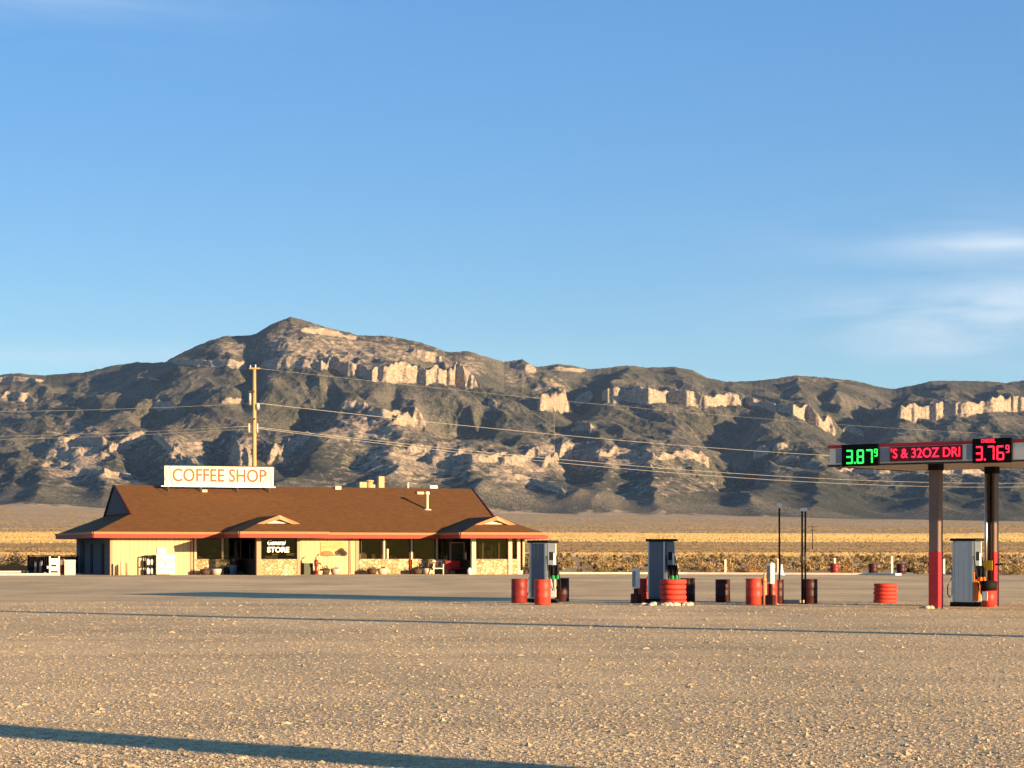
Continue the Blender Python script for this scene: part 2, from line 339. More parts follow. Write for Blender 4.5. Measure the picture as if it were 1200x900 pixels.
# ------------------------------------------------------------------ ground sheet
def ground_material():
    m = bpy.data.materials.new('ground_surface'); m.use_nodes = True; t = m.node_tree; p = t.nodes['Principled BSDF']; p.inputs['Roughness'].default_value = .95; p.inputs['Specular IOR Level'].default_value = .15
    geo = N(t, 'ShaderNodeNewGeometry'); s = N(t, 'ShaderNodeSeparateXYZ'); t.links.new(geo.outputs['Position'], s.inputs[0])
    def noise(scale, det=4, st=(1, 1, 1), rough=.6):
        mp = N(t, 'ShaderNodeMapping'); mp.inputs['Scale'].default_value = st; t.links.new(geo.outputs['Position'], mp.inputs[0])
        n = N(t, 'ShaderNodeTexNoise'); n.inputs['Scale'].default_value = scale; n.inputs['Detail'].default_value = det; n.inputs['Roughness'].default_value = rough; t.links.new(mp.outputs[0], n.inputs[0]); return n
    def ramp(src, a, b, c0, c1):
        r = N(t, 'ShaderNodeMapRange'); r.inputs['From Min'].default_value = a; r.inputs['From Max'].default_value = b; t.links.new(src, r.inputs[0])
        x = N(t, 'ShaderNodeMix', data_type='RGBA'); t.links.new(r.outputs[0], x.inputs[0])
        for k, c in ((6, c0), (7, c1)):
            if isinstance(c, tuple): x.inputs[k].default_value = (*c, 1)
            else: t.links.new(c, x.inputs[k])
        return x.outputs[2]
    # gravel: fine grains, darker damp patches, tyre-worn swathes
    g = ramp(noise(26, 5).outputs[0], .33, .68, (.43, .32, .18), (.75, .58, .345))
    patch = noise(.18, 3, (1, .5, 1))
    g2 = ramp(noise(9, 4).outputs[0], .3, .7, (.78, .78, .78), (1.16, 1.14, 1.1))
    mul = N(t, 'ShaderNodeMix', data_type='RGBA', blend_type='MULTIPLY'); mul.inputs[0].default_value = 1; t.links.new(g, mul.inputs[6]); t.links.new(g2, mul.inputs[7])
    trk = ramp(noise(.5, 4, (.10, .8, 1), .6).outputs[0], .42, .60, (1.06, 1.05, 1.04), (.80, .80, .80))
    mul0 = N(t, 'ShaderNodeMix', data_type='RGBA', blend_type='MULTIPLY'); mul0.inputs[0].default_value = .7; t.links.new(mul.outputs[2], mul0.inputs[6]); t.links.new(trk, mul0.inputs[7]); mul = mul0
    g3 = ramp(patch.outputs[0], .35, .65, (.76, .77, .79), (1.12, 1.09, 1.05))
    mul2 = N(t, 'ShaderNodeMix', data_type='RGBA', blend_type='MULTIPLY'); mul2.inputs[0].default_value = 1; t.links.new(mul.outputs[2], mul2.inputs[6]); t.links.new(g3, mul2.inputs[7])
    gravel = mul2.outputs[2]
    # steppe beyond the lot
    st = ramp(noise(.035, 4, (1, .3, 1)).outputs[0], .35, .65, (.34, .225, .12), (.50, .34, .17))
    gold = ramp(noise(.02, 4, (.3, 1.2, 1)).outputs[0], .35, .65, (.62, .41, .16), (.80, .57, .25))
    brown = ramp(noise(.01, 6, (.5, 1.2, 1), .7).outputs[0], .35, .65, (.33, .245, .145), (.46, .345, .21))
    def edge(a, b, lo, hi, wob=0.0):
        y = s.outputs[1]
        if wob:
            n = noise(.004, 3, (1, .2, 1)); ad = N(t, 'ShaderNodeMath', operation='MULTIPLY_ADD'); t.links.new(n.outputs[0], ad.inputs[0]); ad.inputs[1].default_value = wob; t.links.new(y, ad.inputs[2]); y = ad.outputs[0]
        return ramp(y, a, b, lo, hi)
    c = edge(163, 165, gravel, st)
    c = edge(318, 324, c, gold); c = edge(372, 385, c, brown, 0)
    c = edge(690, 720, c, gold, 60); c = edge(1330, 1450, c, brown, 260)
    t.links.new(c, p.inputs['Base Color'])
    # pebbles as relief close by
    v = N(t, 'ShaderNodeTexVoronoi'); v.inputs['Scale'].default_value = 15; t.links.new(geo.outputs['Position'], v.inputs[0])
    n = noise(5, 6, rough=.7); ad = N(t, 'ShaderNodeMath', operation='MULTIPLY_ADD'); t.links.new(v.outputs[0], ad.inputs[0]); ad.inputs[1].default_value = -.5; t.links.new(n.outputs[0], ad.inputs[2])
    b = N(t, 'ShaderNodeBump'); b.inputs['Strength'].default_value = .75; b.inputs['Distance'].default_value = .06; t.links.new(ad.outputs[0], b.inputs['Height'])
    t.links.new(b.outputs[0], p.inputs['Normal'])
    return m
def spaced(lo, hi, n, focus, pw):
    t = np.linspace(-1, 1, n); t = np.sign(t)*np.abs(t)**pw
    return np.where(t < 0, focus+(focus-lo)*t, focus+(hi-focus)*t)
ys = np.concatenate([np.linspace(-250, 0, 40)[:-1], np.linspace(0, 170, 260)[:-1], 170*(4440/170)**np.linspace(0, 1, 170)])
xs = spaced(-4200, 4200, 420, 0, 3.2)
XX, YY = np.meshgrid(xs, ys)
ZZ = G(XX, YY)
V = np.stack([XX, YY, ZZ], -1).reshape(-1, 3)
ground = npmesh('ground', V, gridfaces(len(ys), len(xs)), ground_material()); tag(ground, '', '', kind='structure')

# ------------------------------------------------------------------ mountains
us = np.concatenate([np.linspace(-300, -40, 60)[:-1], np.linspace(-40, 1240, 1230), np.linspace(1240, 1700, 110)[1:]])
Ds = np.concatenate([np.linspace(4400, 4900, 40)[:-1], np.linspace(4900, 8600, 860), np.linspace(8600, 10500, 30)[1:]])
U, D = np.meshgrid(us, Ds); X = (U-600)*D/F
SK = [(-300, 450), (-150, 445), (0, 441), (20, 438), (45, 440), (75, 438), (100, 436), (130, 429), (160, 424), (180, 425), (195, 424), (215, 413), (240, 401), (262, 394), (290, 393), (300, 391), (318, 380), (340, 371), (352, 374), (375, 382), (400, 389), (420, 393), (450, 393), (478, 398), (500, 405), (520, 413), (532, 412), (548, 411), (570, 418), (590, 424), (612, 422), (628, 430), (650, 428), (668, 429), (682, 433), (710, 431), (735, 428), (760, 431), (790, 430), (812, 434), (830, 443), (850, 447), (880, 447), (910, 443), (935, 440), (965, 442), (1000, 446), (1025, 452), (1045, 456), (1070, 452), (1095, 446), (1130, 446), (1160, 447), (1180, 449), (1205, 445), (1260, 440), (1400, 430), (1700, 455)]
sku = [a for a, _ in SK]; skp = [b for _, b in SK]
Dsk = np.interp(us, [-300, 150, 200, 560, 640, 800, 1050, 1700], [8100, 7900, 7400, 7500, 7900, 8000, 8100, 8000])
pys = np.interp(us, sku, skp)+1.0*fbm(us/11.0, us*0, 3, 3)
zsk = CAMZ+(HOR-pys)*Dsk/F
z0 = G(np.interp(us, us, (us-600)*4900/F), np.full(len(us), 4900.0))
s = np.clip((Ds[:, None]-4900)/(Dsk[None]-4900), 0, 1)
fan = G(X, D)
base = z0[None]+(zsk-z0)[None]*(.30*s+.70*s**1.45)
base = np.where(D < 4900, fan, base)
back = D > Dsk[None]
base = np.where(back, zsk[None]-(D-Dsk[None])*.35, base)
def pyof(z): return HOR-(z-CAMZ)*F/D
def Dof(u, py, surf_py):
    j = int(np.argmin(np.abs(us-u))); col = surf_py[:, j]; k = np.argmax(col <= py)
    return Ds[k] if col[k] <= py else Dsk[j]
bp = pyof(base)
H = base.copy()
# large smooth relief
env = np.clip(s*4, 0, 1)*np.clip((1-s)*5, 0, 1)
wx = X+90*fbm(X/500, D/500, 2, 21)
H += env*(24*fbm(wx/520, D/1100, 2, 30, rg=True)-8)
def spur(pts, off, sr=.36, sl=.52, k=30):
    global H
    P = []
    for i, (u, py) in enumerate(pts):
        d = Dof(u, py, bp)-off; P.append(((u-600)*d/F, d, CAMZ+(HOR-py)*d/F))
    ulo = min(p[0] for p in pts)-290; uhi = max(p[0] for p in pts)+290
    c0 = int(np.searchsorted(us, ulo)); c1 = int(np.searchsorted(us, uhi))
    x = X[:, c0:c1]; y = D[:, c0:c1]; wob = 35*fbm(x/160, y/160, 3, 40); x = x+wob
    best = np.full(x.shape, -1e9)
    for a, b in zip(P, P[1:]):
        dx, dy = b[0]-a[0], b[1]-a[1]; L2 = dx*dx+dy*dy+1e-6
        t = np.clip(((x-a[0])*dx+(y-a[1])*dy)/L2, 0, 1); qx = a[0]+t*dx; qy = a[1]+t*dy
        dist = np.hypot(x-qx, y-qy); side = (x-qx)+.25*(qy-y)
        w_ = 1/(1+np.exp(-side/15)); sl_ = sl*(1-w_)+sr*w_
        zz = a[2]+t*(b[2]-a[2])-sl_*(np.sqrt(dist*dist+9)-3)*(1-.00035*np.minimum(dist, 600))
        best = np.maximum(best, zz)
    h = H[:, c0:c1]; d_ = h-best; hh = np.clip(k-np.abs(d_), 0, None)
    H[:, c0:c1] = np.maximum(h, best)+hh*hh/(4*k)
SP = [
 # upper slopes below the long cliffs
 ([(165, 428), (150, 455), (135, 480), (128, 497)], 120), ([(215, 432), (250, 455), (285, 480), (300, 492)], 130), ([(100, 445), (110, 465), (118, 478)], 110),
 ([(195, 463), (190, 470), (180, 485), (150, 500)], 200), ([(45, 450), (60, 470), (75, 490)], 100),
 ([(300, 430), (312, 455), (325, 468)], 110), ([(372, 432), (410, 455), (450, 470), (470, 485)], 150), ([(318, 392), (308, 410), (303, 428)], 90),
 ([(340, 376), (352, 400), (360, 425)], 110), ([(262, 396), (258, 410)], 70),
 ([(540, 455), (575, 475), (600, 490), (625, 505)], 160), ([(480, 450), (500, 465), (520, 475)], 110),
 ([(616, 424), (625, 450), (625, 480)], 140), ([(640, 440), (650, 460), (652, 482)], 130), ([(740, 430), (718, 452), (708, 470), (695, 486)], 230),
 ([(790, 432), (800, 450), (805, 470)], 100), ([(745, 470), (775, 488), (800, 500), (812, 520)], 150),
 ([(860, 450), (850, 470)], 90), ([(905, 484), (893, 500), (884, 516)], 300), ([(935, 443), (925, 470), (935, 500)], 130),
 ([(985, 448), (975, 470)], 100), ([(1062, 468), (1052, 492), (1045, 522), (1035, 545)], 330), ([(1110, 450), (1115, 475), (1120, 500)], 110), ([(1175, 450), (1165, 480), (1150, 520)], 130),
 # nearer foothills
 ([(60, 503), (95, 499), (112, 512), (122, 545), (120, 580)], 420), ([(10, 500), (25, 530), (20, 570)], 380), ([(45, 535), (50, 560), (40, 585)], 520),
 ([(158, 500), (150, 520), (145, 540)], 330), ([(190, 497), (203, 520), (212, 545), (225, 575)], 430), ([(225, 540), (260, 560), (290, 585)], 520),
 ([(282, 508), (285, 530), (292, 555), (300, 585)], 400),
 ([(408, 466), (388, 487), (378, 512), (356, 540), (328, 567), (312, 588)], 430), ([(320, 512), (330, 528), (325, 548)], 330),
 ([(430, 478), (470, 500), (500, 512), (560, 516), (620, 530)], 480), ([(470, 500), (460, 540), (450, 585)], 520), ([(560, 518), (555, 550), (560, 590)], 560), ([(590, 474), (586, 490), (572, 506)], 330),
 ([(620, 530), (650, 548), (672, 575)], 560), ([(600, 522), (640, 514), (660, 520)], 420),
 ([(688, 491), (702, 515), (708, 545), (700, 575), (690, 592)], 480), ([(690, 492), (735, 508), (790, 520), (826, 544), (858, 565), (886, 583)], 480), ([(760, 515), (765, 545), (775, 590)], 540),
 ([(920, 520), (902, 543), (896, 565), (893, 588)], 430), ([(920, 520), (965, 530), (1010, 545), (1040, 570)], 450), ([(955, 530), (960, 560), (955, 595)], 500),
 ([(1060, 545), (1085, 560), (1090, 590)], 480), ([(1125, 550), (1150, 565), (1160, 595)], 480), ([(1040, 520), (1075, 535), (1110, 545), (1150, 545), (1200, 555)], 380), ([(1185, 560), (1200, 590)], 480),
 # out of the picture to the right
 ([(1300, 440), (1280, 500), (1260, 560)], 400), ([(1450, 440), (1420, 520), (1400, 580)], 400),
]
for pts, off in SP:
    right = pts[0][0] > 900 and pts[-1][1] > 550
    spur(pts, off*.5 if right else off, sl=.42 if right else .52)
# eroded gullies, finer as they go
gx = wx+.35*D
H += env*(23*fbm(gx/165, D/800, 2, 50, rg=True)+6*fbm((X+20*fbm(X/80, D/80, 2, 61))/70, D/260, 3, 60, rg=True)-8)
fp0 = pyof(H)
for cx, cy, rl, rr, ry, dep in [(365, 480, 50, 26, 16, 75), (345, 540, 32, 22, 28, 60), (545, 490, 55, 30, 15, 75), (668, 552, 22, 18, 24, 55), (675, 465, 25, 24, 24, 55), (852, 500, 45, 28, 15, 75), (862, 550, 45, 26, 24, 80), (1008, 490, 45, 34, 20, 80), (176, 478, 25, 18, 17, 55), (176, 545, 35, 22, 16, 50), (258, 525, 16, 14, 20, 50), (106, 484, 12, 10, 10, 35), (925, 457, 25, 18, 9, 35), (968, 465, 20, 12, 10, 30), (28, 560, 20, 14, 13, 35), (1172, 520, 20, 15, 12, 35), (300, 425, 12, 9, 26, 55), (285, 455, 14, 10, 22, 35), (385, 455, 14, 10, 18, 30), (125, 445, 20, 14, 10, 25), (460, 462, 14, 10, 14, 28)]:
    du = (U-cx); du = np.where(du < 0, du/rl, du/rr); H -= env*dep*np.exp(-du*du-((fp0-cy)/ry)**2)
H = np.where(back, base, H)
# the silhouette is never overtopped by anything in front of it
lim = CAMZ+(HOR-(pys[None]+2.0))*D/F
H = np.where(~back & (s > .55), np.minimum(H, lim+np.maximum(0, s-.97)*0+np.where(s > .985, 99, 0)), H)
H = np.maximum(H, np.where(D < 8600, fan-2, -1e9))
ff = np.clip((D-4650)/250, 0, 1); H = fan*(1-ff)+H*ff
rockm = np.zeros_like(H)
# limestone cliffs: a real step in the slope
CL = [
 ([(198, 425), (230, 429), (262, 430), (286, 431)], [5, 8, 8, 5]),
 ([(308, 430), (325, 431), (345, 429), (370, 431), (392, 434), (412, 438), (432, 446), (445, 447), (470, 446), (500, 449), (530, 451), (560, 454)], [6, 13, 7, 9, 17, 15, 18, 20, 26, 20, 24, 12]),
 ([(355, 389), (385, 392), (415, 397)], [6, 6, 4]), ([(484, 415), (505, 424), (530, 434), (552, 445)], [10, 14, 14, 10]),
 ([(632, 480), (648, 482), (664, 484)], [26, 30, 24]), ([(603, 432), (625, 436)], [6, 8]),
 ([(648, 434), (684, 436)], [4, 4]),
 ([(708, 469), (722, 468), (738, 467), (744, 470), (765, 473), (790, 471), (815, 474), (840, 476), (868, 474)], [14, 19, 13, 24, 21, 17, 18, 16, 13]),
 ([(676, 474), (692, 466)], [9, 9]),
 ([(876, 472), (900, 480), (915, 482), (935, 489), (948, 492), (962, 502), (976, 511)], [8, 10, 11, 18, 19, 15, 14]),
 ([(1054, 491), (1075, 491), (1100, 489), (1125, 486), (1150, 484), (1175, 482), (1210, 479)], [19, 21, 19, 17, 17, 21, 18]),
 ([(-40, 446), (0, 447), (48, 447)], [8, 7, 5]), ([(4, 466), (20, 467), (40, 472)], [5, 9, 8]),
 ([(402, 478), (428, 479)], [7, 6]), ([(433, 487), (448, 489), (466, 490)], [5, 8, 7]), ([(464, 497), (480, 498), (496, 497)], [14, 19, 10]),
 ([(672, 504), (684, 504), (694, 505)], [8, 15, 10]), ([(755, 536), (785, 538), (806, 534), (828, 546)], [4, 5, 6, 8]),
 ([(268, 545), (278, 545), (296, 545)], [12, 36, 8]), ([(183, 478), (205, 479)], [9, 6]), ([(262, 474), (284, 472)], [8, 5]),
 ([(505, 545), (525, 545), (540, 535)], [16, 9, 7]), ([(540, 540), (575, 542), (590, 537)], [8, 8, 6]), ([(480, 530), (500, 532)], [8, 8]),
 ([(58, 521), (90, 519), (122, 522)], [7, 9, 12]), ([(55, 534), (85, 533), (125, 537)], [5, 5, 6]), ([(52, 546), (78, 546)], [5, 5]), ([(85, 552), (120, 556), (155, 560)], [6, 6, 5]),
 ([(130, 530), (150, 520), (168, 512)], [8, 8, 9]), ([(182, 515), (205, 533), (235, 552)], [10, 9, 6]),
 ([(590, 545), (612, 540), (632, 536)], [9, 9, 9]), ([(637, 548), (652, 540), (668, 530)], [11, 11, 9]), ([(700, 536), (722, 534)], [6, 7]),
 ([(605, 560), (640, 572), (660, 580)], [6, 6, 6]), ([(885, 537), (898, 530)], [6, 6]), ([(908, 530), (920, 524)], [5, 5]), ([(315, 543), (330, 530), (345, 522)], [9, 10, 9]), ([(350, 520), (362, 512)], [7, 7]),
 ([(990, 505), (1010, 510)], [5, 4]), ([(985, 552), (1040, 555)], [4, 4]), ([(1105, 555), (1150, 556)], [5, 6]), ([(575, 475), (580, 478)], [7, 6]),
]
for pts, hs in CL:
    cp = pyof(H)
    u0, u1 = pts[0][0], pts[-1][0]; c0 = int(np.searchsorted(us, u0-4)); c1 = int(np.searchsorted(us, u1+4))
    if c1 <= c0+1: continue
    uu = us[c0:c1]; pb = np.interp(uu, [p[0] for p in pts], [p[1] for p in pts]); hp = np.interp(uu, [p[0] for p in pts], hs)
    fade = np.clip((uu-u0+4)/6, 0, 1)*np.clip((u1+4-uu)/6, 0, 1)
    seed = int(u0)
    pb = pb+1.5*fbm(uu/7, uu*0+seed, 3, 70); hp = np.clip(hp*(1+.22*fbm(uu/9, uu*0+seed, 3, 71)+.3*fbm(uu/28, uu*0+seed, 2, 77)), 1, None)*fade
    sub = cp[:, c0:c1]; k = np.argmax(sub <= pb[None], axis=0); Dc = Ds[k]
    if len(Dc) > 12:
        md = np.median(np.stack([np.roll(np.pad(Dc, 6, 'edge'), r_) for r_ in range(-6, 7)]), axis=0)[6:-6]; Dc = np.convolve(np.pad(md, 4, 'edge'), np.ones(9)/9, 'valid')
    Dc = Dc-(34*fbm(uu/24.0, uu*0+seed, 2, 72, rg=True)+4*fbm(uu/7.0, uu*0+seed, 2, 74))*np.clip(hp/12, .3, 1.3)
    A = hp*Dc/F*.70
    ker = np.ones(15)/15; As = np.convolve(np.pad(A, 7, 'edge'), ker, 'valid')
    q = D[:, c0:c1]-Dc[None]
    q = q+np.clip(A, 5, 40)[None]*(.35*fbm(X[:, c0:c1]/30, H[:, c0:c1]/18, 3, 75)+.30*fbm(X[:, c0:c1]/75, D[:, c0:c1]/60, 2, 76))
    wd = 20+A*.62
    st = np.clip(q/wd[None], 0, 1); st = st*st*(3-2*st)
    ledge = st+.085*np.sin(st*15+fbm(X[:, c0:c1]/30, D[:, c0:c1]/30, 2, 73)*3)*(st > 0)*(st < 1)
    over = np.clip(q-wd[None], 0, None); mixA = np.clip(over/40, 0, 1)
    dec = np.exp(-over/(70+3*As[None]))
    H[:, c0:c1] += (A[None]*(1-mixA)+As[None]*mixA)*ledge*dec
    rk = np.clip((q+16)/14, 0, 1)*np.clip((wd[None]+16-q)/14, 0, 1)*(fade > .2)*np.clip(.96+.6*fbm(X[:, c0:c1]/50, H[:, c0:c1]/22, 3, 78), 0, 1)
    rockm[:, c0:c1] = np.maximum(rockm[:, c0:c1], rk*1.0)
H = np.where(~back & (s > .6), np.minimum(H, lim+1.2*D/F+np.where(s > .985, 99, 0)), H)
# scattered outcrops
fp = pyof(H)
SPK = [(90, 535, 45, 38, .95), (135, 562, 50, 14, .6), (220, 535, 45, 35, .75), (285, 530, 28, 28, .8), (150, 515, 25, 18, .6), (335, 535, 20, 25, .6), (430, 505, 70, 24, .8), (500, 540, 110, 30, .85), (610, 550, 50, 28, .85), (400, 570, 70, 20, .45),
       (650, 530, 30, 22, .85), (735, 535, 95, 26, .65), (780, 570, 90, 18, .5), (400, 412, 110, 24, .75), (470, 415, 70, 20, .6), (335, 400, 30, 22, .8), (270, 408, 30, 12, .7), (645, 455, 20, 20, .6), (20, 560, 40, 30, .3), (30, 475, 40, 20, .45), (60, 480, 30, 20, .3),
       (610, 440, 20, 15, .6), (960, 540, 60, 20, .3), (1100, 555, 110, 12, .45), (1120, 500, 90, 12, .25), (780, 482, 80, 10, .35), (960, 445, 60, 5, .5), (540, 430, 30, 18, .7), (380, 385, 40, 6, .6), (700, 440, 30, 8, .3)]
spk = np.zeros_like(H)
for cx, cy, rx, ry, a in SPK:
    spk = np.maximum(spk, a*np.exp(-(((U-cx)/rx)**2+((fp-cy)/ry)**2)))
tl = 17.0; ph = (H+14*fbm(X/150, D/150, 2, 80))/tl; fr = ph-np.floor(ph); tr = np.clip((fr-.55)/.3, 0, 1)
H += spk*tl*.75*(tr-fr)*np.clip(fbm(X/70, D/90, 2, 82)*3+.6, 0, 1)*ff
H += ff*env*(2.0*fbm(X/16, D/22, 2, 90)+np.clip(rockm+.6*spk, 0, 1)*(3.5*fbm(X/13, D/13, 3, 91)+3*fbm(X/40, D/40, 2, 92, rg=True)))
H += np.where(np.abs(D-Dsk[None]) < 60, 2.2*fbm(X/7, D/12, 2, 95), 0)
H[0] -= 1.0
V = np.stack([X, D, H], -1).reshape(-1, 3)
def mountain_material():
    m = bpy.data.materials.new('mountain_slopes'); m.use_nodes = True; t = m.node_tree; p = t.nodes['Principled BSDF']; p.inputs['Roughness'].default_value = .95; p.inputs['Specular IOR Level'].default_value = .1
    geo = N(t, 'ShaderNodeNewGeometry')
    def noise(scale, det=4, st=(1, 1, 1), rough=.6):
        mp = N(t, 'ShaderNodeMapping'); mp.inputs['Scale'].default_value = st; t.links.new(geo.outputs['Position'], mp.inputs[0])
        n = N(t, 'ShaderNodeTexNoise'); n.inputs['Scale'].default_value = scale; n.inputs['Detail'].default_value = det; n.inputs['Roughness'].default_value = rough; t.links.new(mp.outputs[0], n.inputs[0]); return n.outputs[0]
    def mrange(src, a, b):
        r = N(t, 'ShaderNodeMapRange'); r.inputs['From Min'].default_value = a; r.inputs['From Max'].default_value = b; t.links.new(src, r.inputs[0]); return r.outputs[0]
    def mix(f, a, b, bt='MIX'):
        x = N(t, 'ShaderNodeMix', data_type='RGBA', blend_type=bt)
        if isinstance(f, float): x.inputs[0].default_value = f
        else: t.links.new(f, x.inputs[0])
        for k, c in ((6, a), (7, b)):
            if isinstance(c, tuple): x.inputs[k].default_value = (*c, 1)
            else: t.links.new(c, x.inputs[k])
        return x.outputs[2]
    def math_(op, a, b):
        x = N(t, 'ShaderNodeMath', operation=op)
        for k, c in ((0, a), (1, b)):
            if isinstance(c, float): x.inputs[k].default_value = c
            else: t.links.new(c, x.inputs[k])
        return x.outputs[0]
    soil = mix(mrange(noise(.012, 4), .35, .65), (.14, .122, .090), (.20, .172, .126))
    trees = mix(mrange(noise(.02, 3), .3, .7), (.036, .042, .034), (.056, .060, .048))
    cover = math_('ADD', noise(.2, 3, (1, .5, 1), .9), math_('MULTIPLY', noise(.006, 3), .55))
    at_ = N(t, 'ShaderNodeAttribute', attribute_name='veg')
    cover = math_('ADD', cover, math_('MULTIPLY', at_.outputs['Fac'], .22))
    veg = mix(mrange(cover, .68, .81), soil, trees)
    rk = mix(mrange(noise(.06, 5, (1, 1, 3.2), .7), .32, .68), (.22, .175, .13), (.47, .385, .285))
    rk = mix(mrange(noise(.16, 4, (1, 1, .35), .7), .36, .52), (.16, .11, .075), rk)
    ra = N(t, 'ShaderNodeAttribute', attribute_name='rock'); sa = N(t, 'ShaderNodeAttribute', attribute_name='speckle')
    n1 = noise(.04, 6, (1, .7, 1.7), .75)
    spe = math_('MULTIPLY', mrange(math_('ADD', math_('MULTIPLY', sa.outputs['Fac'], .34), n1), .635, .75), .9)
    cli = mrange(math_('ADD', math_('MULTIPLY', ra.outputs['Fac'], .62), math_('MULTIPLY', noise(.09, 4, (1, 1, .5), .7), .5)), .60, .68)
    f = math_('MAXIMUM', spe, cli)
    col = mix(f, veg, rk)
    fa = N(t, 'ShaderNodeAttribute', attribute_name='fan')
    fancol = mix(mrange(noise(.01, 6, (.5, 1.2, 1), .7), .35, .65), (.33, .245, .145), (.46, .345, .21))
    fz = mrange(math_('ADD', fa.outputs['Fac'], math_('MULTIPLY', noise(.02, 5, (1, .6, 1), .75), .75)), .80, .90)
    col = mix(fz, col, fancol)
    t.links.new(col, p.inputs['Base Color'])
    b = N(t, 'ShaderNodeBump'); b.inputs['Strength'].default_value = .8; b.inputs['Distance'].default_value = 3.0
    t.links.new(noise(.13, 4, rough=.7), b.inputs['Height']); t.links.new(b.outputs[0], p.inputs['Normal'])
    return m
mountains = npmesh('mountains', V, gridfaces(len(Ds), len(us)), mountain_material()); tag(mountains, '', '', kind='structure')
def fattr(o, name, arr):
    a = o.data.attributes.new(name, 'FLOAT', 'POINT'); a.data.foreach_set('value', arr.astype(np.float32).ravel())
fattr(mountains, 'rock', rockm); fattr(mountains, 'speckle', spk)
fattr(mountains, 'fan', np.clip(1-(D-4430)/560, 0, 1)); fattr(mountains, 'veg', np.clip(1-np.abs(s-.12)/.12, 0, 1)*.6)
# ------------------------------------------------------------------ the store
BX, BY, BZ, BA = -26.4, 150.0, .40, R(20)
store = thing('store_building', 'low tan roadside store with a long brown shingle roof, red fascia and two porch gables', 'building', (BX, BY, BZ), BA)
def part(mb, name, m, parent=None, **k): return mb.build(name, M[m], parent or store, **k)
def w2l(px, yl):        # picture column -> position along the front, for a plane yl metres behind the main wall
    k = (px-600)/F; return (-BX+.342*yl+k*(BY+.94*yl))/(.9397-.342*k)
WH = 2.6; L = 29.1; W = 14.0; EZ = 2.80; SL = .427; RZ = EZ+SL*7.9-.02
# interior: dark floor and back walls so that windows look into a room
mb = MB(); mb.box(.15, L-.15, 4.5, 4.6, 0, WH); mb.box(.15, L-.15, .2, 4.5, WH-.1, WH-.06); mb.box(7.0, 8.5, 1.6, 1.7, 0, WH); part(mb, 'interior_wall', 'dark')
# walls with real openings: list of (x0,x1,kind)
def wallseg(mb, x0, x1, y, z0, z1, th=.15): mb.box(x0, x1, y, y+th, z0, z1)
mb = MB()
xa = w2l(226, 0)
wallseg(mb, 0, xa-.2, 0, 0, WH); part(mb, 'front_wall', 'wall')
mb = MB(); wallseg(mb, 12.2, w2l(416, 0), 0, 0, WH); part(mb, 'front_wall', 'wall')
mb = MB(); mb.box(0, .15, .152, W, 0, WH+.3); part(mb, 'end_wall', 'endwall')
mb = MB(); mb.box(L-.15, L, .152, W, 0, WH+.3); part(mb, 'end_wall', 'wall')
mb = MB(); mb.box(.152, L-.152, W-.15, W, 0, WH); part(mb, 'back_wall', 'wall')
# corner board and posts
for px, wd, y in ((130.5, .18, -.02), (224.7, .20, -.03), (229, .14, -.03), (350, .16, -.05), (418.5, .26, -.04)):
    x = w2l(px, 0); mb = MB(); mb.box(x-wd/2, x+wd/2, y, y+.14, 0, WH-.01, bev=.01); part(mb, 'wall_post', 'post' if px not in (229,) else 'postlight')
def window(x0, x1, y, z0, z1, mull=(), side=0):
    fr = MB(); t = .05
    fr.box(x0, x1, y, y+.08, z0-t, z0); fr.box(x0, x1, y, y+.08, z1, z1+t); fr.box(x0-t, x0, y, y+.08, z0-t, z1+t); fr.box(x1, x1+t, y, y+.08, z0-t, z1+t)
    for m_ in mull: fr.box(m_-.035, m_+.035, y-.01, y+.07, z0, z1)
    f = part(fr, 'window', 'darkbrown')
    part(MB().box(x0, x1, y+.03, y+.036, z0, z1), 'pane', 'glass', f)
    return f
def stone(x0, x1, y, z1=1.05, th=.28):
    mb = MB(); mb.box(x0, x1, y-.05, y+th, 0, z1-.05); mb.box(x0-.03, x1+.03, y-.09, y+th+.02, z1-.05, z1+.02); return part(mb, 'stone_wall', 'stone')
SZ = 1.02
# window left of the first porch
x0, x1 = w2l(231, 0), w2l(260, 0)
window(x0, x1, 0, SZ+.06, WH-.1, ()); mb = MB(); mb.box(x1-.02, x1+.1, -.06, .06, SZ, WH-.02); part(mb, 'mullion', 'postlight')
window(x1+.16, w2l(300, 0), 0, SZ+.06, WH-.1, (w2l(282, 0),))
stone(x0-.08, w2l(262, 0), 0, SZ); 
mb = MB(); mb.box(w2l(262, 0)+.04, w2l(269, 0), -.05, .2, .52, SZ); part(mb, 'stone_wall', 'stone')
part(MB().box(w2l(262, 0)+.04, w2l(300, 0)+.3, .1, .2, 0, .95), 'lower_panel', 'darkbrown')
# dim goods behind the glass
for i in range(14):
    xx = x0+.15+i*.19; zz = random.choice((1.12, 1.12, 1.5)); part(MB().box(xx, xx+random.uniform(.08, .16), .5, .7, zz, zz+random.uniform(.08, .25), bev=.01), 'shelf_goods', random.choice(('post', 'postlight', 'brownbox')))
